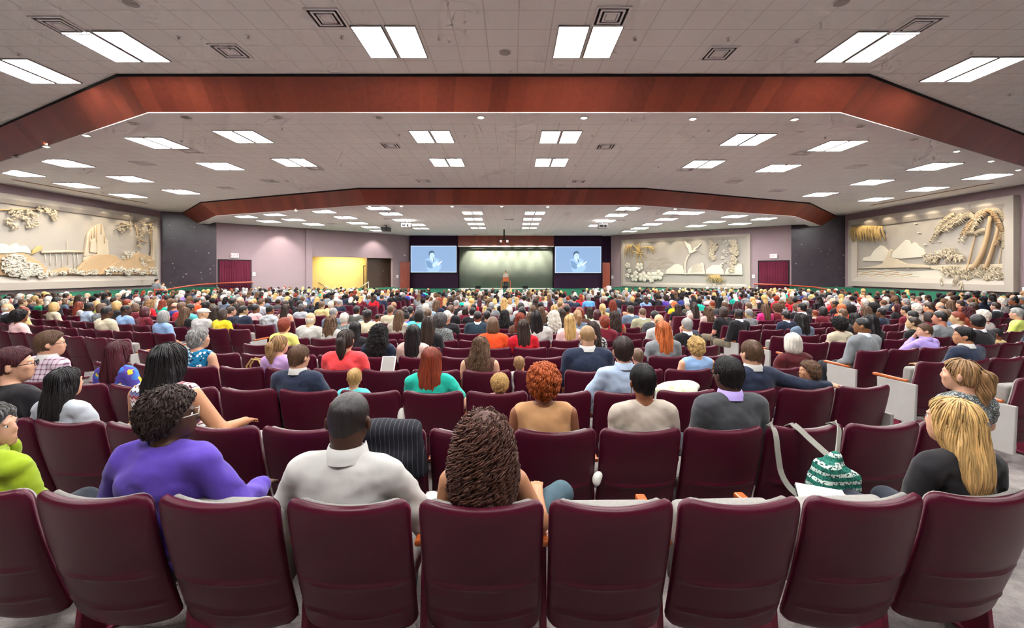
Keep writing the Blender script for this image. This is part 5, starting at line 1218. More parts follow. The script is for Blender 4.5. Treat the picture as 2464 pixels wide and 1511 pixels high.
# ---------------- random neighbours ---------------------------------------------------
def rnd_look():
    r = random; sk = r.choices((1, 2, 3, 4), (5, 2, 2, 1))[0]
    hc = r.choice('kkkd') if sk >= 3 else r.choice('kddbbbrgglyyww'); st = r.choice('SSSSZLLLVVOOWWCUPB' if sk < 3 else 'ZZSSLAOU')
    if st == 'Z' and hc in 'wg': hc = 'b'
    ct = r.choice('TTTTHJJJN'); cc = r.choice(['white', 'cream', 'black', 'black', 'navy', 'grey', 'darkgrey', 'lightgrey', 'ltblue', 'pink', 'beige', 'greyblue', 'olive', 'maroon', 'white', 'teal', 'lavender', 'khaki', 'red', 'royal', 'nude'] if ct != 'J' else ['black', 'navy', 'grey', 'darkgrey', 'black', 'greyblue'])
    return st, hc, sk, ct, cc
for s in SEATS:
    if s['occ'] is not None: continue
    p = 0 if s['i'] < 7 else (.30 if s['i'] < 11 else .42) if s['Y'] < 15 else .88
    if s['blk'] == 'right' and 3 <= s['i'] < 11: p = .40 if s['X'] > 7 else 0
    if s['blk'] == 'far right' or s['blk'] == 'far left': p = .8
    if random.random() < p: s['occ'] = 'rnd'
occ = sorted([s for s in SEATS if s['occ'] == 'rnd'], key=lambda s: s['Y'])
n_have = sum(1 for s in SEATS if s['occ'] not in (None, 'rnd'))
room = max(0, 296-n_have)
for s in occ[:room]: audience(s, *rnd_look(), yw=random.choice((0, 0, 0, 0, .55, -.55)))
# the rest of the audience: one mass
def blob(n, m): 
    mb = MB().ell((0, 0, 0), (1, 1, 1), n, m); return np.array(mb.v), np.array([f for f in mb.f])
bv, bf = blob(10, 7); AV, AF, AC = [], [], []; off = 0
for s in occ[room:]:
    st, hc, sk, ct, cc = rnd_look(); sk_, h_, c_ = rgb(*SK[sk]), rgb(*HC[hc]), rgb(*CLR[cc]); sc = random.uniform(.93, 1.06); yv = random.uniform(-.5, .5)
    long_ = st in 'LVCOP'
    parts = [((0, .235, 1.165), (.074, .09, .105), sk_), ((0, .215, 1.19 if st != 'B' else 1.14), (.086, .098, .095) if st != 'B' else (.08, .09, .06), h_), ((0, .21, .86), (.19, .12, .24), c_), ((0, .20, .98), (.215, .09, .075), c_), ((0, .205, 1.06), (.055, .055, .08), sk_), ((-.205, .23, .86), (.05, .06, .16), c_ if ct != 'N' else sk_), ((.205, .23, .86), (.05, .06, .16), c_ if ct != 'N' else sk_)]
    if long_: parts.append(((0, .16, 1.09 if st == 'O' else 1.02), (.10, .06, .12 if st == 'O' else .19), h_))
    if st in 'AWCV': parts.append(((0, .21, 1.19), (.105, .115, .112), h_))
    ca, sa = math.cos(s['rz']+yv*.3), math.sin(s['rz']+yv*.3); jx = random.uniform(-.06, .06)
    for c, r_, col_ in parts:
        q = (bv*np.array(r_)+np.array(c))*np.array([1, 1, sc]); q = q+np.array([jx, 0, 0])
        w = np.stack([q[:, 0]*ca-q[:, 1]*sa+s['X'], q[:, 0]*sa+q[:, 1]*ca+s['Y'], q[:, 2]+s['z']], 1)
        AV.append(w); AF.append(bf+off); AC.append(np.tile(col_, (len(bv), 1))); off += len(bv)
t = NT('audience_colours'); t.rough(.7, .2); at = t.n('ShaderNodeAttribute'); at.attribute_name = 'Col'; t.l(at.outputs['Color'], t.b.inputs['Base Color'])
if AV:
    me = fast_mesh('audience', np.concatenate(AV), np.concatenate(AF), t.m)
    ca_ = me.attributes.new('Col', 'FLOAT_COLOR', 'POINT'); ca_.data.foreach_set('color', np.concatenate(AC).astype(np.float32).ravel())
    tag(link('audience', me), 'distant audience filling the front rows before the stage', 'crowd', None, 'stuff')
# ---------------- chairs --------------------------------------------------------------
SEATS.sort(key=lambda s: s['Y'])
ind = 0; rest = []
for s in SEATS:
    if ind < 300 and s['Y'] < 16:
        ind += 1; oc = s['occ'] is not None; st = 'occupied' if oc else 'empty'
        make_chair(s['X'], s['Y'], s['rz'], s['z'], ind <= 190, not oc, s['end'] if s['i'] < 14 else 0, uniq(f'{st} maroon auditorium chair', seat_words(s)), 'maroon auditorium chairs')
    else: rest.append(s)
V, Q = chair_shell(5, 10, 0, .09, 0, .25, .87, .03); cv, cq, off = [], [], 0
for s in rest:
    ca, sa = math.cos(s['rz']), math.sin(s['rz'])
    cv.append(np.stack([V[:, 0]*ca-V[:, 1]*sa+s['X'], V[:, 0]*sa+V[:, 1]*ca+s['Y'], V[:, 2]+s['z']], 1)); cq.append(Q+off); off += len(V)
tag(link('chair_rows', fast_mesh('chair_rows', np.concatenate(cv), np.concatenate(cq), M['shell'])), 'distant rows of maroon chairs under the audience', 'chairs', None, 'stuff')
print('SEATS', len(SEATS), 'people', n_have+min(room, len(occ)), 'mass', max(0, len(occ)-room), 'chairs mass', len(rest), 'dup labels', [k for k, v in LAB.items() if v > 1][:5])
# =========================== relief murals ============================================
class Mural:
    def __init__(s, A, B, n, zo, label, px):
        s.A, s.B = Vector(A), Vector(B); s.d = (s.B-s.A).normalized(); s.n = Vector(n).normalized(); s.k = px
        s.r = empty('relief_mural', (s.A.x, s.A.y, zo), 0, label, 'relief artwork'); s.zo = zo
    def uz(s, x, y):
        px, py = s.k[0]+x/s.k[2], s.k[1]+y/s.k[2]; p = on_line(px, s.A, s.B); return (p-s.A).dot(s.d), zat(py, p.y)-s.zo
    def P(s, u, z, w): q = s.d*u+s.n*w; return Vector((q.x, q.y, z))
    def poly(s, name, pts, w0, w1, mat, raw=False, bev=.03):
        q = [p if raw else s.uz(*p) for p in pts]; n = len(q)
        vs = [s.P(u, z, w0) for u, z in q]+[s.P(u, z, w1) for u, z in q]
        return MB().add(vs, [tuple(range(n)), tuple(range(2*n-1, n-1, -1))]+[(i, n+i, n+(i+1) % n, (i+1) % n) for i in range(n)]).obj(name, mat, s.r, bevel=bev)
    def frame(s, u0, u1, z0, z1, side, top, bot, w):
        s.poly('backboard', [(u0+.1, z0+.1), (u1-.1, z0+.1), (u1-.1, z1-.1), (u0+.1, z1-.1)], .02, .08, M['relief_back'], True, 0)
        O = [(u0, z0), (u1, z0), (u1, z1), (u0, z1)]; I = [(u0+side, z0+bot), (u1-side, z0+bot), (u1-side, z1-top), (u0+side, z1-top)]
        for i, nm in enumerate(('frame_bottom', 'frame_side', 'frame_top', 'frame_side')):
            j = (i+1) % 4; vs = []
            for (ou, oz), (iu, iz) in ((O[i], I[i]), (O[j], I[j])):
                vs += [s.P(ou, oz, .01), s.P(ou, oz, w), s.P(ou+(iu-ou)*.55, oz+(iz-oz)*.55, w+.03), s.P(iu, iz, w*.55), s.P(iu, iz, .01)]
            MB().add(vs, [(0, 1, 6, 5), (1, 2, 7, 6), (2, 3, 8, 7), (3, 4, 9, 8), (4, 0, 5, 9), (0, 4, 3, 2, 1), (5, 6, 7, 8, 9)]).obj(nm, M['relief_frame'], s.r)
    def leaves(s, name, pts, spread, n, size, w, mat, seed=0, up=(0, 0), asp=2.2):
        r = random.Random(seed); mb = MB()
        for i in range(int(n*1.7)):
            x, y = r.choice(pts); u, z = s.uz(x+r.uniform(-1, 1)*spread[0], y+r.uniform(-1, 1)*spread[1]); a = r.uniform(0, 2*PI) if up == (0, 0) else r.uniform(*up); L = size*.62*r.uniform(.7, 1.3); b = L/asp
            ca, sa = math.cos(a), math.sin(a); w0 = w+r.uniform(0, .10); tl = r.uniform(.0, .10)
            def q(lu, lz, lw): return s.P(u+lu*ca-lz*sa, z+lu*sa+lz*ca, w0+lw)
            vs = [q(-L/2, 0, 0), q(-L*.1, b/2, .02), q(L/2, 0, tl), q(-L*.1, -b/2, .02), q(-L*.05, 0, .055), q(-L*.05, 0, -.03)]
            mb.add(vs, [(0, 1, 4), (1, 2, 4), (2, 3, 4), (3, 0, 4), (1, 0, 5), (2, 1, 5), (3, 2, 5), (0, 3, 5)])
        return mb.obj(name, mat, s.r)
    def tubes(s, name, lines, r0, w, mat, taper=.5, arch=.12):
        mb = MB()
        for ln in lines:
            q = [s.uz(*p) for p in ln]; m = len(q); mb.tube([s.P(u, z, w+arch*math.sin(PI*i/(m-1))) for i, (u, z) in enumerate(q)], [r0*(1-(1-taper)*i/(m-1)) for i in range(m)], 8)
        return mb.obj(name, mat, s.r, smooth=True)
    def curve(s, a, c, b, n=7): return [((1-t)**2*a[0]+2*t*(1-t)*c[0]+t*t*b[0], (1-t)**2*a[1]+2*t*(1-t)*c[1]+t*t*b[1]) for t in [i/(n-1) for i in range(n)]]
    def frond(s, name, a, c, b, L, n, size, mat, w=.22, seed=0):
        """a curved rib with hanging leaflets"""
        r = random.Random(seed); pts = s.curve(a, c, b, n); mb = MB(); U = [s.uz(*p) for p in pts]
        mb.tube([s.P(u, z, w) for u, z in U], .03, 6)
        for i, (u, z) in enumerate(U):
            for sd in (-1, 1):
                an = -PI/2+sd*r.uniform(.15, .75); l = L*r.uniform(.7, 1.15)*(1-.35*abs(i/(n-1)-.4)); e = (u+math.cos(an)*l, z+math.sin(an)*l); m_ = ((u+e[0])/2, (z+e[1])/2); wx = size*.5
                vs = [s.P(u, z, w), s.P(m_[0]-wx, m_[1], w+.06), s.P(e[0], e[1], w-.06), s.P(m_[0]+wx, m_[1], w+.06), s.P(m_[0], m_[1], w+.12), s.P(m_[0], m_[1], w)]
                mb.add(vs, [(0, 1, 4), (1, 2, 4), (2, 3, 4), (3, 0, 4), (1, 0, 5), (2, 1, 5), (3, 2, 5), (0, 3, 5)])
        return mb.obj(name, mat, s.r)
# ---- palm tree relief (right side wall)
m = Mural((XR-.01, 40), (XR-.01, 10), (-1, 0), EYE, 'large cream relief of palm trees, mountains and sea on the side wall', (2030, 450, 5.597))
uR0, uR1 = m.uz(120, 0)[0], m.uz(2375, 0)[0]
m.frame(uR0, uR1, -.97, 3.72, .62, .62, .62, .32)
m.poly('mountain', [(280, 1000), (290, 950), (390, 930), (440, 850), (520, 785), (570, 800), (640, 870), (700, 960), (690, 1005)], .08, .16, M['relief_white'])
m.poly('mountain', [(670, 950), (690, 880), (760, 820), (820, 760), (870, 712), (915, 722), (945, 780), (985, 742), (1020, 758), (1050, 800), (1100, 830), (1140, 900), (1100, 945), (800, 968)], .08, .19, M['relief_white'])
m.poly('island', [(180, 1100), (400, 1075), (560, 1040), (600, 960), (670, 835), (695, 860), (680, 955), (760, 970), (880, 1030), (1100, 1045), (1215, 1060), (1215, 1090), (900, 1085), (500, 1095)], .10, .24, M['relief'])
m.poly('shore', [(180, 1165), (400, 1110), (900, 1140), (1220, 1120), (1400, 1060), (2230, 1030), (2230, 1240), (180, 1240)], .08, .13, M['relief_white'])
m.poly('beach', [(1215, 1055), (1660, 1045), (2228, 1035), (2228, 1130), (1400, 1135), (1215, 1100)], .10, .20, M['relief'])
for i in range(5): m.tubes('wave', [[(190+x, 1195-i*17+8*math.sin(x*.03+i*1.3)+x*-.005*(i-2)) for x in range(0, 900-90*i, 45)]], .032, .12, M['relief_tan' if i % 2 else 'relief_white'], 1, .0)
m.tubes('palm_trunk', [m.curve((1790, 1110), (2010, 900), (2035, 395), 12)], .14, .22, M['relief_tan'], .6, .06)
m.tubes('palm_trunk', [m.curve((1960, 1110), (2080, 900), (2150, 500), 12)], .11, .20, M['relief_tan'], .6, .06)
m.tubes('palm_trunk', [m.curve((1700, 1120), (1770, 920), (1825, 600), 10)], .055, .16, M['relief_tan'], .5, .04)
m.tubes('palm_trunk', [m.curve((2120, 1090), (2150, 950), (2180, 780), 10)], .03, .14, M['relief_tan'], .6, .02)
for i, (a, c, b, L) in enumerate([((2010, 290), (1800, 290), (1640, 690), 1.0), ((1990, 300), (1790, 400), (1690, 600), .9), ((1760, 340), (1640, 380), (1450, 560), .9), ((1650, 350), (1450, 450), (1230, 690), .8), ((1550, 350), (1400, 380), (1300, 600), .8), ((2030, 290), (2130, 300), (2230, 560), .8), ((2060, 280), (2200, 280), (2235, 400), .8), ((2000, 280), (1850, 400), (1800, 590), .8), ((1750, 330), (1800, 330), (1850, 420), .7), ((2235, 560), (2180, 620), (2110, 760), .6), ((2230, 600), (2240, 700), (2230, 800), .5)]):
    m.frond('palm_frond', a, c, b, L*.42, 24, .085, M['relief_tan' if i % 4 == 1 else 'relief'], .24+.03*(i % 3), i)
m.frond('palm_frond', (1825, 600), (1760, 560), (1700, 600), .3, 12, .07, M['relief'], .2, 31); m.frond('palm_frond', (1825, 600), (1900, 560), (1960, 560), .3, 12, .07, M['relief'], .2, 32)
m.leaves('bush', [(1180, 960), (1280, 900), (1400, 900), (1480, 870), (1560, 900), (1620, 960), (1500, 940), (1250, 980)], (60, 45), 150, .3, .16, M['relief'], 4)
m.tubes('bush_stem', [[(x, 940), (x-12, 990), (x-20, 1035)] for x in (1240, 1320, 1440, 1500, 1560)], .035, .12, M['relief_tan'])
m.leaves('shore_plants', [(1420, 1130), (1500, 1150), (1560, 1120), (1640, 1170), (1720, 1190), (1800, 1130), (1880, 1170), (1950, 1120), (2050, 1150), (2120, 1120), (2180, 1180), (2000, 1200)], (60, 55), 240, .38, .18, M['relief'], 9, (.3, 2.8), 3)
m.leaves('hanging_plants', [(1400, 1270), (1580, 1300), (1670, 1330), (1600, 1250)], (25, 50), 30, .34, .30, M['relief'], 12, (-2.2, -1.0), 3)
th = []
rr = random.Random(5)
for i in range(64):
    x = 190+i*6.4; e = rr.uniform(-45, 30); th.append(m.curve((x, 532-8*math.sin(i*.05)), (x+e*.7, 545), (x+e-20*(1-i/32), rr.uniform(650, 745)), 6))
m.tubes('thatch_fringe', th, .045, .34, M['relief_straw'], .4, .12)
for i, (x, y) in enumerate([(1000, 495), (1050, 618), (1135, 775), (1330, 735), (905, 1095)]): m.tubes('gull', [m.curve((x-22, y-6), (x-4, y+8), (x, y)), m.curve((x, y), (x+8, y-8), (x+22, y+2))], .03, .12, M['relief_white'], .5, .03)
# ---- left relief
m = Mural((XL+.01, 12), (XL+.01, 32), (1, 0), EYE, 'large cream relief of rock spire, pier and flowers on the side wall', (0, 450, 5.5975))
uL0, uL1 = m.uz(-1050, 0)[0], m.uz(2090, 0)[0]
m.frame(uL0, uL1, -.86, 3.72, .42, .45, .66, .30)
m.poly('rock_spire', [(1090, 930), (1130, 640), (1170, 570), (1240, 515), (1300, 490), (1335, 505), (1360, 600), (1380, 690), (1410, 720), (1425, 920)], .08, .22, M['relief'])
for k, (x0, y0, y1) in enumerate([(1150, 640, 880), (1178, 575, 700), (1215, 535, 680), (1250, 520, 900), (1310, 500, 640), (1352, 640, 760)]): m.tubes('rock_ridge', [[(x0, y0), (x0-3, (y0+y1)/2), (x0, y1)]], .022, .23, M['relief_tan' if k % 2 else 'relief_brown'], 1, .02)
m.poly('rock_face', [(1150, 880), (1160, 730), (1210, 700), (1240, 760), (1240, 890)], .2, .30, M['relief'])
m.poly('hill', [(980, 1120), (1090, 1000), (1180, 930), (1280, 905), (1420, 905), (1540, 940), (1540, 1000), (1400, 1060), (1290, 1180), (980, 1180)], .09, .26, M['relief_tan'])
m.poly('hill', [(1280, 1180), (1330, 1100), (1500, 1010), (1650, 950), (1800, 890), (1960, 930), (2025, 985), (2030, 1180)], .09, .34, M['relief_tan'])
m.poly('hill', [(1080, 1000), (1090, 940), (1200, 885), (1280, 895), (1180, 950)], .09, .20, M['relief'])
m.poly('hill', [(-900, 1190), (-900, 900), (-300, 840), (0, 900), (180, 860), (330, 920), (480, 1010), (590, 1110), (540, 1190)], .09, .26, M['relief_tan'])
m.poly('hill', [(560, 1180), (700, 1110), (830, 1080), (1000, 1120), (1000, 1180)], .09, .22, M['relief_tan'])
m.poly('white_rocks', [(-700, 880), (-500, 760), (-200, 740), (10, 770), (60, 800), (140, 750), (200, 800), (280, 790), (330, 850), (345, 900), (200, 880), (0, 900)], .1, .30, M['relief_white'])
m.tubes('pier_beam', [[(520, 880), (700, 872), (860, 868), (1080, 872)]], .07, .14, M['relief'], 1, .02)
m.tubes('pier_mast', [[(860, 720), (866, 800), (870, 870), (878, 1050)]], .015, .14, M['relief'], 1, .02)
m.tubes('pier_post', [[(x, 880), (x+4, 980), (x+6, y)] for x, y in ((570, 1020), (640, 1060), (720, 1060), (800, 1080), (960, 1090), (1010, 1100))], .016, .12, M['relief_white'], 1, .02)
m.poly('shrub', [(380, 910), (400, 850), (460, 795), (530, 800), (520, 840), (450, 880)], .1, .2, M['relief_straw'])
m.leaves('top_leaves', [(100, 320), (200, 350), (330, 350), (420, 390), (150, 400), (60, 460), (130, 540), (280, 430), (340, 510), (420, 490), (660, 350), (680, 420), (480, 300), (590, 320), (-200, 340), (-400, 380), (-600, 420)], (40, 35), 170, .30, .16, M['relief'], 2)
m.tubes('branch', [[(-700, 300), (-100, 310), (200, 300), (520, 310), (760, 340)]], .05, .14, M['relief_tan'], .4, .05)
m.leaves('top_blossoms', [(1590, 510), (1640, 500), (1700, 490), (1690, 560), (1620, 590), (1560, 560), (1800, 500), (1850, 570), (1880, 490), (1980, 520), (1980, 600), (1910, 620), (1860, 640), (1820, 690), (1830, 790)], (32, 30), 120, .26, .16, M['relief'], 6)
m.tubes('vine', [[(1790, 480), (1800, 600), (1830, 700), (1840, 800)], [(2000, 480), (1990, 700), (2010, 920)], [(1850, 710), (1900, 735), (1950, 745)], [(1830, 870), (1810, 960), (1830, 1050), (1920, 970)]], .04, .15, M['relief_tan'], .6, .05)
m.poly('tree_trunk', [(1975, 990), (1995, 800), (1990, 720), (2005, 720), (2015, 900), (2020, 990)], .2, .36, M['relief'])
m.leaves('flower_bed', [(-600, 1050), (-400, 1060), (-200, 1070), (0, 1000), (0, 1100), (80, 1050), (150, 1100), (220, 1060), (300, 1110), (370, 1080), (420, 1140), (250, 1160), (100, 1160), (480, 1180), (60, 960), (180, 970), (260, 1190)], (70, 45), 360, .34, .28, M['relief_white'], 8)
m.leaves('flower_bed', [(640, 1160), (780, 1150), (900, 1130), (960, 1150), (1060, 1160), (1180, 1150)], (50, 28), 80, .26, .26, M['relief_white'], 10)
m.leaves('flower_bed', [(1380, 1150), (1430, 1110), (1500, 1110), (1560, 1130), (1620, 1150), (1700, 1120), (1760, 1130), (1860, 1150), (1980, 1120), (2000, 1150)], (45, 30), 190, .28, .34, M['relief_white'], 11)
m.leaves('hill_blossoms', [(1640, 890), (1690, 900), (1660, 930), (1580, 960), (1830, 960), (1840, 1010), (1880, 1050), (1910, 990)], (28, 20), 60, .24, .30, M['relief_white'], 13)
# ---- crane relief on the diagonal wall
m = Mural(tuple(RB), tuple(RA), (-.65, -.76), EYE, 'cream relief of a flying crane with flowers on the diagonal wall', (1480, 550, 7.04))
a0, a1 = m.uz(115, 500)[0], m.uz(2300, 500)[0]; zt, zb = m.uz(1200, 140)[1], m.uz(1200, 1000)[1]
m.frame(a0, a1, zb, zt, .42, .36, .40, .16)
m.poly('cloud_bank', [(870, 755), (880, 700), (950, 660), (1010, 610), (1080, 600), (1160, 640), (1190, 760)], .08, .2, M['relief_white'])
m.poly('rocks', [(1240, 760), (1260, 690), (1370, 600), (1460, 595), (1480, 572), (1515, 600), (1525, 690), (1540, 760)], .08, .24, M['relief_white'])
m.poly('rocks', [(1550, 760), (1560, 690), (1660, 620), (1800, 620), (1840, 700), (1860, 765)], .08, .22, M['relief_white'])
m.poly('rocks', [(1870, 765), (1900, 680), (2000, 640), (2090, 590), (2165, 600), (2170, 770)], .08, .24, M['relief_white'])
m.poly('horizon_ledge', [(870, 757), (2170, 770), (2170, 782), (870, 769)], .08, .26, M['relief_white'], bev=.01)
for k in range(7): m.tubes('rock_line', [[(1290+k*8, 740-k*20), (1380, 725-k*20), (1500, 730-k*18)]], .02, .24, M['relief'], 1, .02)
for cx_, cy_ in ((600, 560), (700, 640), (820, 560), (900, 620), (640, 700), (840, 700)):
    for rr_ in (60, 90, 120): m.tubes('fern_arc', [[(cx_+rr_*math.cos(t), cy_+rr_*.6*math.sin(t)) for t in np.linspace(PI*1.1, PI*1.9, 8)]], .022, .09, M['relief'], .5, .01)
m.tubes('crane_body', [m.curve((1200, 790), (1170, 560), (1275, 430), 10)+[(1300, 405)]], .075, .14, M['relief_white'], 1.1, .05)
m.poly('crane_breast', [(1265, 420), (1270, 380), (1330, 375), (1380, 365), (1415, 372), (1370, 392), (1310, 420)], .1, .3, M['relief_white'])
m.poly('crane_wing', [(1270, 400), (1250, 340), (1215, 290), (1190, 235), (1205, 200), (1245, 240), (1290, 270), (1310, 330), (1330, 380)], .1, .28, M['relief_white'])
m.poly('crane_wing', [(1330, 385), (1345, 335), (1400, 305), (1440, 270), (1455, 240), (1465, 265), (1430, 310), (1380, 350), (1365, 380)], .1, .24, M['relief_white'])
for base, pts in (((300, 290), [(180, 400), (170, 350), (200, 320), (175, 450), (230, 470), (270, 520), (320, 470), (180, 495)]), ((430, 430), [(300, 290), (340, 270), (400, 260), (350, 330), (470, 300), (560, 500), (380, 480), (500, 400), (440, 250), (270, 400)]), ((560, 320), [(480, 370), (500, 330), (690, 360), (715, 420), (660, 440), (610, 350), (700, 330), (560, 420), (450, 390), (640, 400)])):
    m.tubes('palm_spray', [m.curve(base, ((base[0]+p[0])/2, min(base[1], p[1])-25), p) for p in pts], .06, .22, M['relief_straw'], .35, .12)
m.tubes('palm_stem', [m.curve((430, 430), (350, 500), (430, 610)), m.curve((430, 430), (480, 500), (490, 600))], .05, .2, M['relief_straw'], .7, .08)
def flower(cx, cy, R, seed):
    mb = MB(); r = random.Random(seed); u, z = m.uz(cx, cy); a0_ = r.uniform(0, 1)
    bas = Matrix(((m.d.x, m.n.x, 0), (m.d.y, m.n.y, 0), (0, 0, 1)))
    for k in range(5):
        a = a0_+2*PI*k/5; mb.ell(m.P(u+math.cos(a)*R*.55, z+math.sin(a)*R*.55, .30), (R*.48, .09, R*.40), 10, 6, bas @ Matrix.Rotation(-a, 3, 'Y'))
    mb.ell(m.P(u, z, .36), (R*.16, .08, R*.16), 8, 5, bas); mb.obj('flower', M['relief_white'], m.r, smooth=True)
for i, (x, y, R) in enumerate([(435, 650, .42), (495, 815, .50), (630, 815, .50), (755, 790, .50), (350, 830, .42), (235, 625, .28), (265, 720, .22), (230, 795, .24), (370, 760, .26), (640, 870, .28)]): flower(x, y, R, i)
m.leaves('grape_cluster', [(1650, 250), (1640, 320), (1660, 390), (1640, 450), (1690, 500), (1720, 290), (1700, 340)], (38, 36), 90, .26, .22, M['relief'], 3, asp=1.2)
m.leaves('grape_cluster', [(2020, 240), (2040, 300), (2000, 380), (2060, 430), (2030, 500), (2040, 570), (2000, 620), (1990, 700), (2060, 350)], (42, 36), 150, .27, .24, M['relief'], 5, asp=1.2)
m.leaves('pale_vine', [(1830, 240), (1870, 220), (1910, 300), (1850, 390), (1900, 440), (1830, 500), (1900, 560), (1820, 620), (1950, 230)], (25, 30), 70, .2, .12, M['relief_white'], 7, asp=1.3)
m.tubes('grass_tuft', [m.curve((1720+rr.uniform(-60, 60), 790), (1720+rr.uniform(-120, 120), 800), (1720+rr.uniform(-200, 190), 790+rr.uniform(-20, 180))) for _ in range(34)], .05, .24, M['relief_straw'], .3, .14)
# =========================== people standing ==========================================
def standing(px, ytop, Y, zf, st, hc, sk, ct, cc, yaw, label, tcol, rot=0):
    J = figure(dict(stand=1, yaw=yaw, g=1.0)); zt = EYE-(ytop-HZ)*Y/F; sc = max(.9, min(1.12, (zt-zf)/1.70)); sc = (zt-zf)/1.70 if abs((zt-zf)/1.70-1) < .2 else sc
    P = link('person', fmesh(body_field(J, .0145), 'person', M['skin']), None, ((px-CX)/F*Y, Y, zf), rot, rgb(*SK[sk])); P.scale = (sc,)*3
    tag(P, label, 'person', 'people standing'); link('hair', hair_mesh(hair_field(J, st, .012), J, M['hair']), P, color=rgb(*HC[hc]))
    link('jacket', fmesh(clothes(J, .014, ct, 3), 'jacket', M['cloth']), P, color=rgb(*CLR[cc])); link('trousers', fmesh(trousers(J, .016), 'trousers', M['cloth']), P, color=rgb(*tcol))
    for q in 'LR': link('shoe', fmesh(shoes_mesh(J, q), 'shoe', M['cloth']), P, color=rgb(30, 26, 26))
standing((1217), 651.5, 41.75, ST, 'S', 'k', 1, 'J', 'beige', 0, 'person in pale suit speaking behind the stage lectern', (60, 60, 66), PI)
standing(369, 671, 26.9, -.42, 'S', 'k', 1, 'J', 'grey', -.6, 'person in grey jacket standing by the end post of the glass railing', (36, 36, 40))
standing(384, 680, 27.9, -.5, 'S', 'd', 1, 'H', 'white', -.9, 'person in white shirt standing behind the one in grey jacket by the railing', (30, 30, 34))
standing(2146, 698, 20.5, -.75, 'S', 'k', 3, 'J', 'darkred', -.9, 'person in dark red jacket standing above the crowd under the palm relief', (30, 30, 34))
standing(1466, 691, 39.0, -.72, 'S', 'b', 1, 'J', 'pink', 0, 'person in pink top standing by the second brown door', (60, 60, 66))
# =========================== things lying and hanging about ===========================
def seat_at(row, px, blk='middle'):
    c = [s for s in SEATS if s['i'] == row-1 and s['blk'] == blk]; return min(c, key=lambda q: abs(q['px']-px))
# pinstripe jacket over a chair back of the second row
s = seat_at(2, 935); D = Fd((-.36, -.18, .40), (.36, .32, 1.02), .009)
D.box((0, .022, .76), (.21, .030, .125), .045, rotx(.20)).box((-.02, .035, .60), (.19, .03, .12), .045, rotx(.26), .05); D.cap((-.19, -.01, .885), (.19, -.01, .885), .05, .05, .03).cap((.19, .0, .87), (.245, .03, .62), .055, .05, .03).cap((-.19, .0, .87), (-.22, .04, .64), .05, .045, .03)
D.noise(.006, (14, 14, 20), 4)
g_ = D.full(); yb = .185*np.clip((.87-g_[..., 2])/.67, 0, 1)**1.35+.045*(g_[..., 0]/.255)**2
slot = np.maximum(np.abs(g_[..., 1]-(yb+.045))-.050, g_[..., 2]-.878); slot = np.maximum(slot, np.abs(g_[..., 0])-.262); D.a = np.maximum(D.a, -slot.astype(np.float32))
o = link('suit_jacket', fmesh(D, 'suit_jacket', M['pinstripe'], 2), None, (s['X'], s['Y'], s['z']), s['rz']); tag(o, 'charcoal pinstripe suit jacket draped over a second row chair back', 'jacket')
# green patterned backpack with straps over a chair of the second row
s = seat_at(2, 1990); r = empty('backpack', (s['X'], s['Y'], s['z']), s['rz'], 'green patterned backpack hanging by straps from a chair back', 'bag')
D = Fd((-.35, -.45, .35), (.25, .05, .95), .009); D.box((-.06, -.22, .60), (.075, .03, .085), .05, roty(.35)).ell((-.02, -.20, .75), (.045, .04, .05), None, .04).ell((-.07, -.26, .56), (.08, .05, .07), None, .03); D.noise(.006, (50, 50, 50), 9)
link('bag_body', fmesh(D, 'bag_body', M['bagprint'], 2), r)
M['strap'] = plain('grey_strap', rgb(150, 148, 140), .8, .2)
def strap(name, pts, w, mat, parent):
    P = [Vector(p) for p in pts]; mb = MB(); V = []
    for _ in range(2): P = [P[0]]+[q for a, b in zip(P[:-1], P[1:]) for q in (a.lerp(b, .25), a.lerp(b, .75))]+[P[-1]]
    for i, p in enumerate(P):
        d = (P[min(i+1, len(P)-1)]-P[max(i-1, 0)]).normalized(); sd = d.cross(Vector((0, 1, 0))); sd = (sd if sd.length > .1 else Vector((1, 0, 0))).normalized()*w/2; nn_ = d.cross(sd).normalized()*.003
        V += [p-sd-nn_, p+sd-nn_, p+sd+nn_, p-sd+nn_]
    n = len(P); Fs = [(i*4+k, i*4+(k+1) % 4, (i+1)*4+(k+1) % 4, (i+1)*4+k) for i in range(n-1) for k in range(4)]+[(3, 2, 1, 0), (n*4-4, n*4-3, n*4-2, n*4-1)]
    return mb.add(V, Fs).obj(name, mat, parent)
strap('shoulder_strap', [(-.10, .11, .85), (-.11, .05, .885), (-.10, -.0, .87), (-.07, -.06, .82), (-.03, -.15, .76)], .035, M['strap'], r)
strap('shoulder_strap', [(.20, .12, .85), (.20, .06, .885), (.18, .0, .87), (.12, -.06, .81), (.03, -.15, .75)], .035, M['strap'], r)
strap('shoulder_strap', [(-.22, .13, .85), (-.235, .07, .88), (-.25, .0, .84), (-.26, -.03, .72), (-.25, -.05, .58), (-.20, -.12, .50), (-.13, -.2, .52)], .035, M['strap'], r)
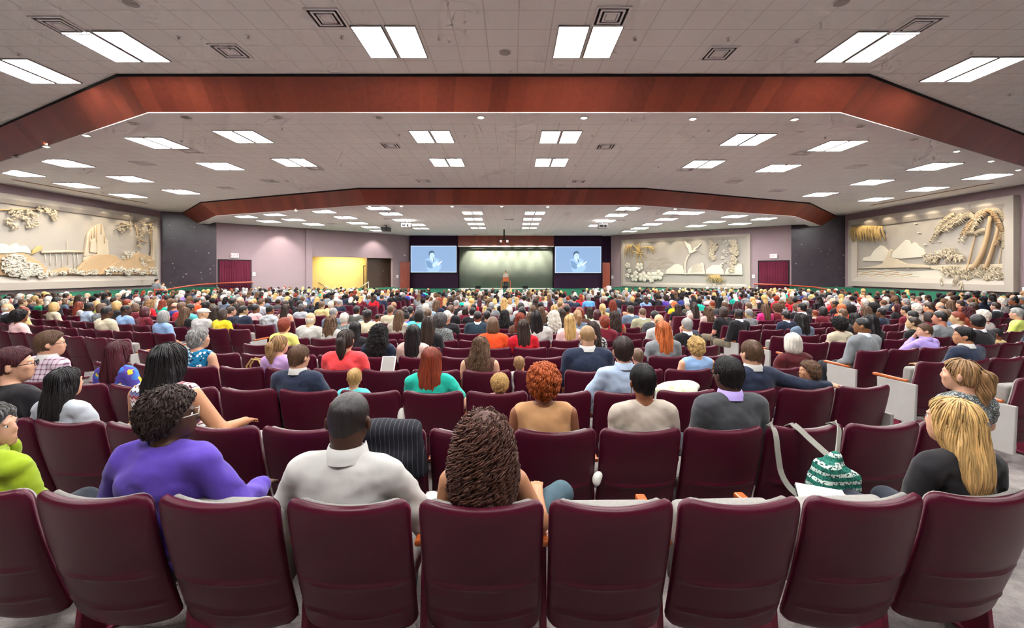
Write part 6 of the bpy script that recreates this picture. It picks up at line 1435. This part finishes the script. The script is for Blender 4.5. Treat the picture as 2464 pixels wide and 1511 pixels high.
# other small things: local frame of a seat, (row, px) picks the chair
def prop(name, row, px, label, cat, loc=(0, 0, 0), blk='middle', rot=0):
    s = seat_at(row, px, blk); c, t_ = math.cos(s['rz']), math.sin(s['rz']); return empty(name, (s['X']+loc[0]*c-loc[1]*t_, s['Y']+loc[0]*t_+loc[1]*c, s['z']+loc[2]), s['rz']+rot, label, cat)
M['paper'] = plain('paper', rgb(236, 234, 226), .8, .2, var=.02); M['pen'] = plain('pen_blue', rgb(60, 60, 150), .4, .4); M['denim'] = plain('teal_denim', rgb(78, 98, 108), .9, .1, var=.15, vs=30); M['lime'] = plain('lime_lanyard', rgb(150, 220, 60), .7, .2); M['bluecase'] = plain('blue_case', rgb(30, 130, 200), .4, .4)
def book(r, w, h, t=.012, cover='black'):
    for k in (-1, 1):
        MB().box((0 if k > 0 else -w, -h/2, 0), (w if k > 0 else 0, h/2, t)).obj('page_block', M['paper'], r, bevel=.002)
    MB().box((-w-.004, -h/2-.004, -.004), (w+.004, h/2+.004, 0)).obj('cover', M[cover], r)
r = prop('open_book', 1, 2095, 'open book with white pages on the lap beside the blond person', 'book', (.10, .44, .66), rot=-.5); r.rotation_euler[0] = .15; book(r, .105, .16)
r = prop('notebook', 2, 300, 'open white notebook with pen beside the person with long black hair', 'notebook', (-.02, .44, .72), rot=-.2); book(r, .13, .19, cover='grey_panel'); MB().tube([(-.03, -.05, .018), (.09, .03, .020)], .004, 6).obj('pen', M['pen'], r)
r = prop('tablet', 4, 890, 'white tablet held up beside the person in coral top', 'tablet', (-.05, .30, .84)); r.rotation_euler[0] = 1.1; MB().box((-.08, -.12, 0), (.08, .12, .008)).obj('tablet_case', M['paper'], r, bevel=.003); MB().box((-.07, -.11, .008), (.07, .11, .010)).obj('screen', M['grey_panel'], r)
r = prop('magazine', 5, 1395, 'open pale magazine resting on a chair behind the balding person', 'magazine', (-.08, .20, .84)); r.rotation_euler[0] = .9; book(r, .11, .16, .004, 'relief_straw')
# diaper bag (white and green blanket) on the third row
def soft(name, part, row, px, label, cat, loc, ells, mat, blk='middle', seed=1, amp=.008):
    r = prop(name, row, px, label, cat, loc, blk); lo = np.min([np.array(c)-np.array(q) for c, q in ells], 0)-.05; hi = np.max([np.array(c)+np.array(q) for c, q in ells], 0)+.05
    D = Fd(lo, hi, .009)
    for c, q in ells: D.ell(c, q, None, .04)
    D.noise(amp, (24, 24, 24), seed); link(part, fmesh(D, part, mat, 1), r); return r
M['blanket'] = pat('pale_blanket', p_floral(rgb(226, 226, 220), rgb(214, 216, 200), rgb(196, 206, 160), 14))
soft('blanket', 'folded_blanket', 3, 1640, 'white baby blanket piled between two third row chairs', 'blanket', (-.02, .25, .80), [((0, 0, .0), (.20, .12, .09)), ((-.16, .02, -.12), (.10, .10, .16)), ((.12, .05, .03), (.12, .08, .05))], M['blanket'])
soft('tote_bag', 'bag_body', 3, 957, 'small white drawstring pouch hanging between two third row chairs', 'bag', (.27, .10, .62), [((0, 0, 0), (.035, .05, .09)), ((0, -.01, -.1), (.045, .05, .06))], M['paper'])
soft('white_tissue', 'crumpled_tissue', 2, 1445, 'crumpled pale tissue in the gap between two second row chairs', 'tissue', (.27, .10, .52), [((0, 0, 0), (.03, .03, .04)), ((.02, .01, .03), (.02, .02, .02))], M['paper'])
r = soft('handbag', 'bag_body', 4, 600, 'beige handbag with looped handles on a fourth row chair', 'bag', (.0, .32, .62), [((0, 0, 0), (.14, .07, .12))], M['relief_straw'])
for k in (-.03, .03): MB().tube([(-.09, k, .08), (-.10, k, .20), (-.04, k, .28), (.05, k, .27), (.10, k, .18), (.09, k, .08)], .010, 8).obj('handle', M['relief_straw'], r, smooth=True)
r = prop('lanyard', 3, 2095, 'lime green lanyard lying over a third row seat', 'lanyard', (0, -.0, 0)); strap('ribbon', [(-.22, .34, .50), (-.12, .30, .53), (.02, .30, .52), (.12, .33, .51), (.2, .38, .50)], .03, M['lime'], r)
soft('plastic_bag', 'bag_film', 3, 2150, 'clear white plastic bag on the third row end seat', 'bag', (.05, .38, .52), [((0, 0, 0), (.16, .12, .04)), ((.1, .03, .04), (.06, .05, .04))], M['white'], seed=5)
# crossed denim knee and shoe beside the curly haired person of the first row
P1, J1, s1, sc1 = HP[2]; D = Fd((.0, .2, .3), (.75, 1.1, .85), .010)
D.cap((.10, .34, .56), (.44, .66, .66), .10, .075, .02).cap((.44, .66, .66), (.36, .86, .40), .062, .05, .03); D.noise(.005, (20, 20, 20), 3)
link('jeans', fmesh(D, 'jeans', M['denim'], 2), P1)
# =========================== framing of the first rows ================================
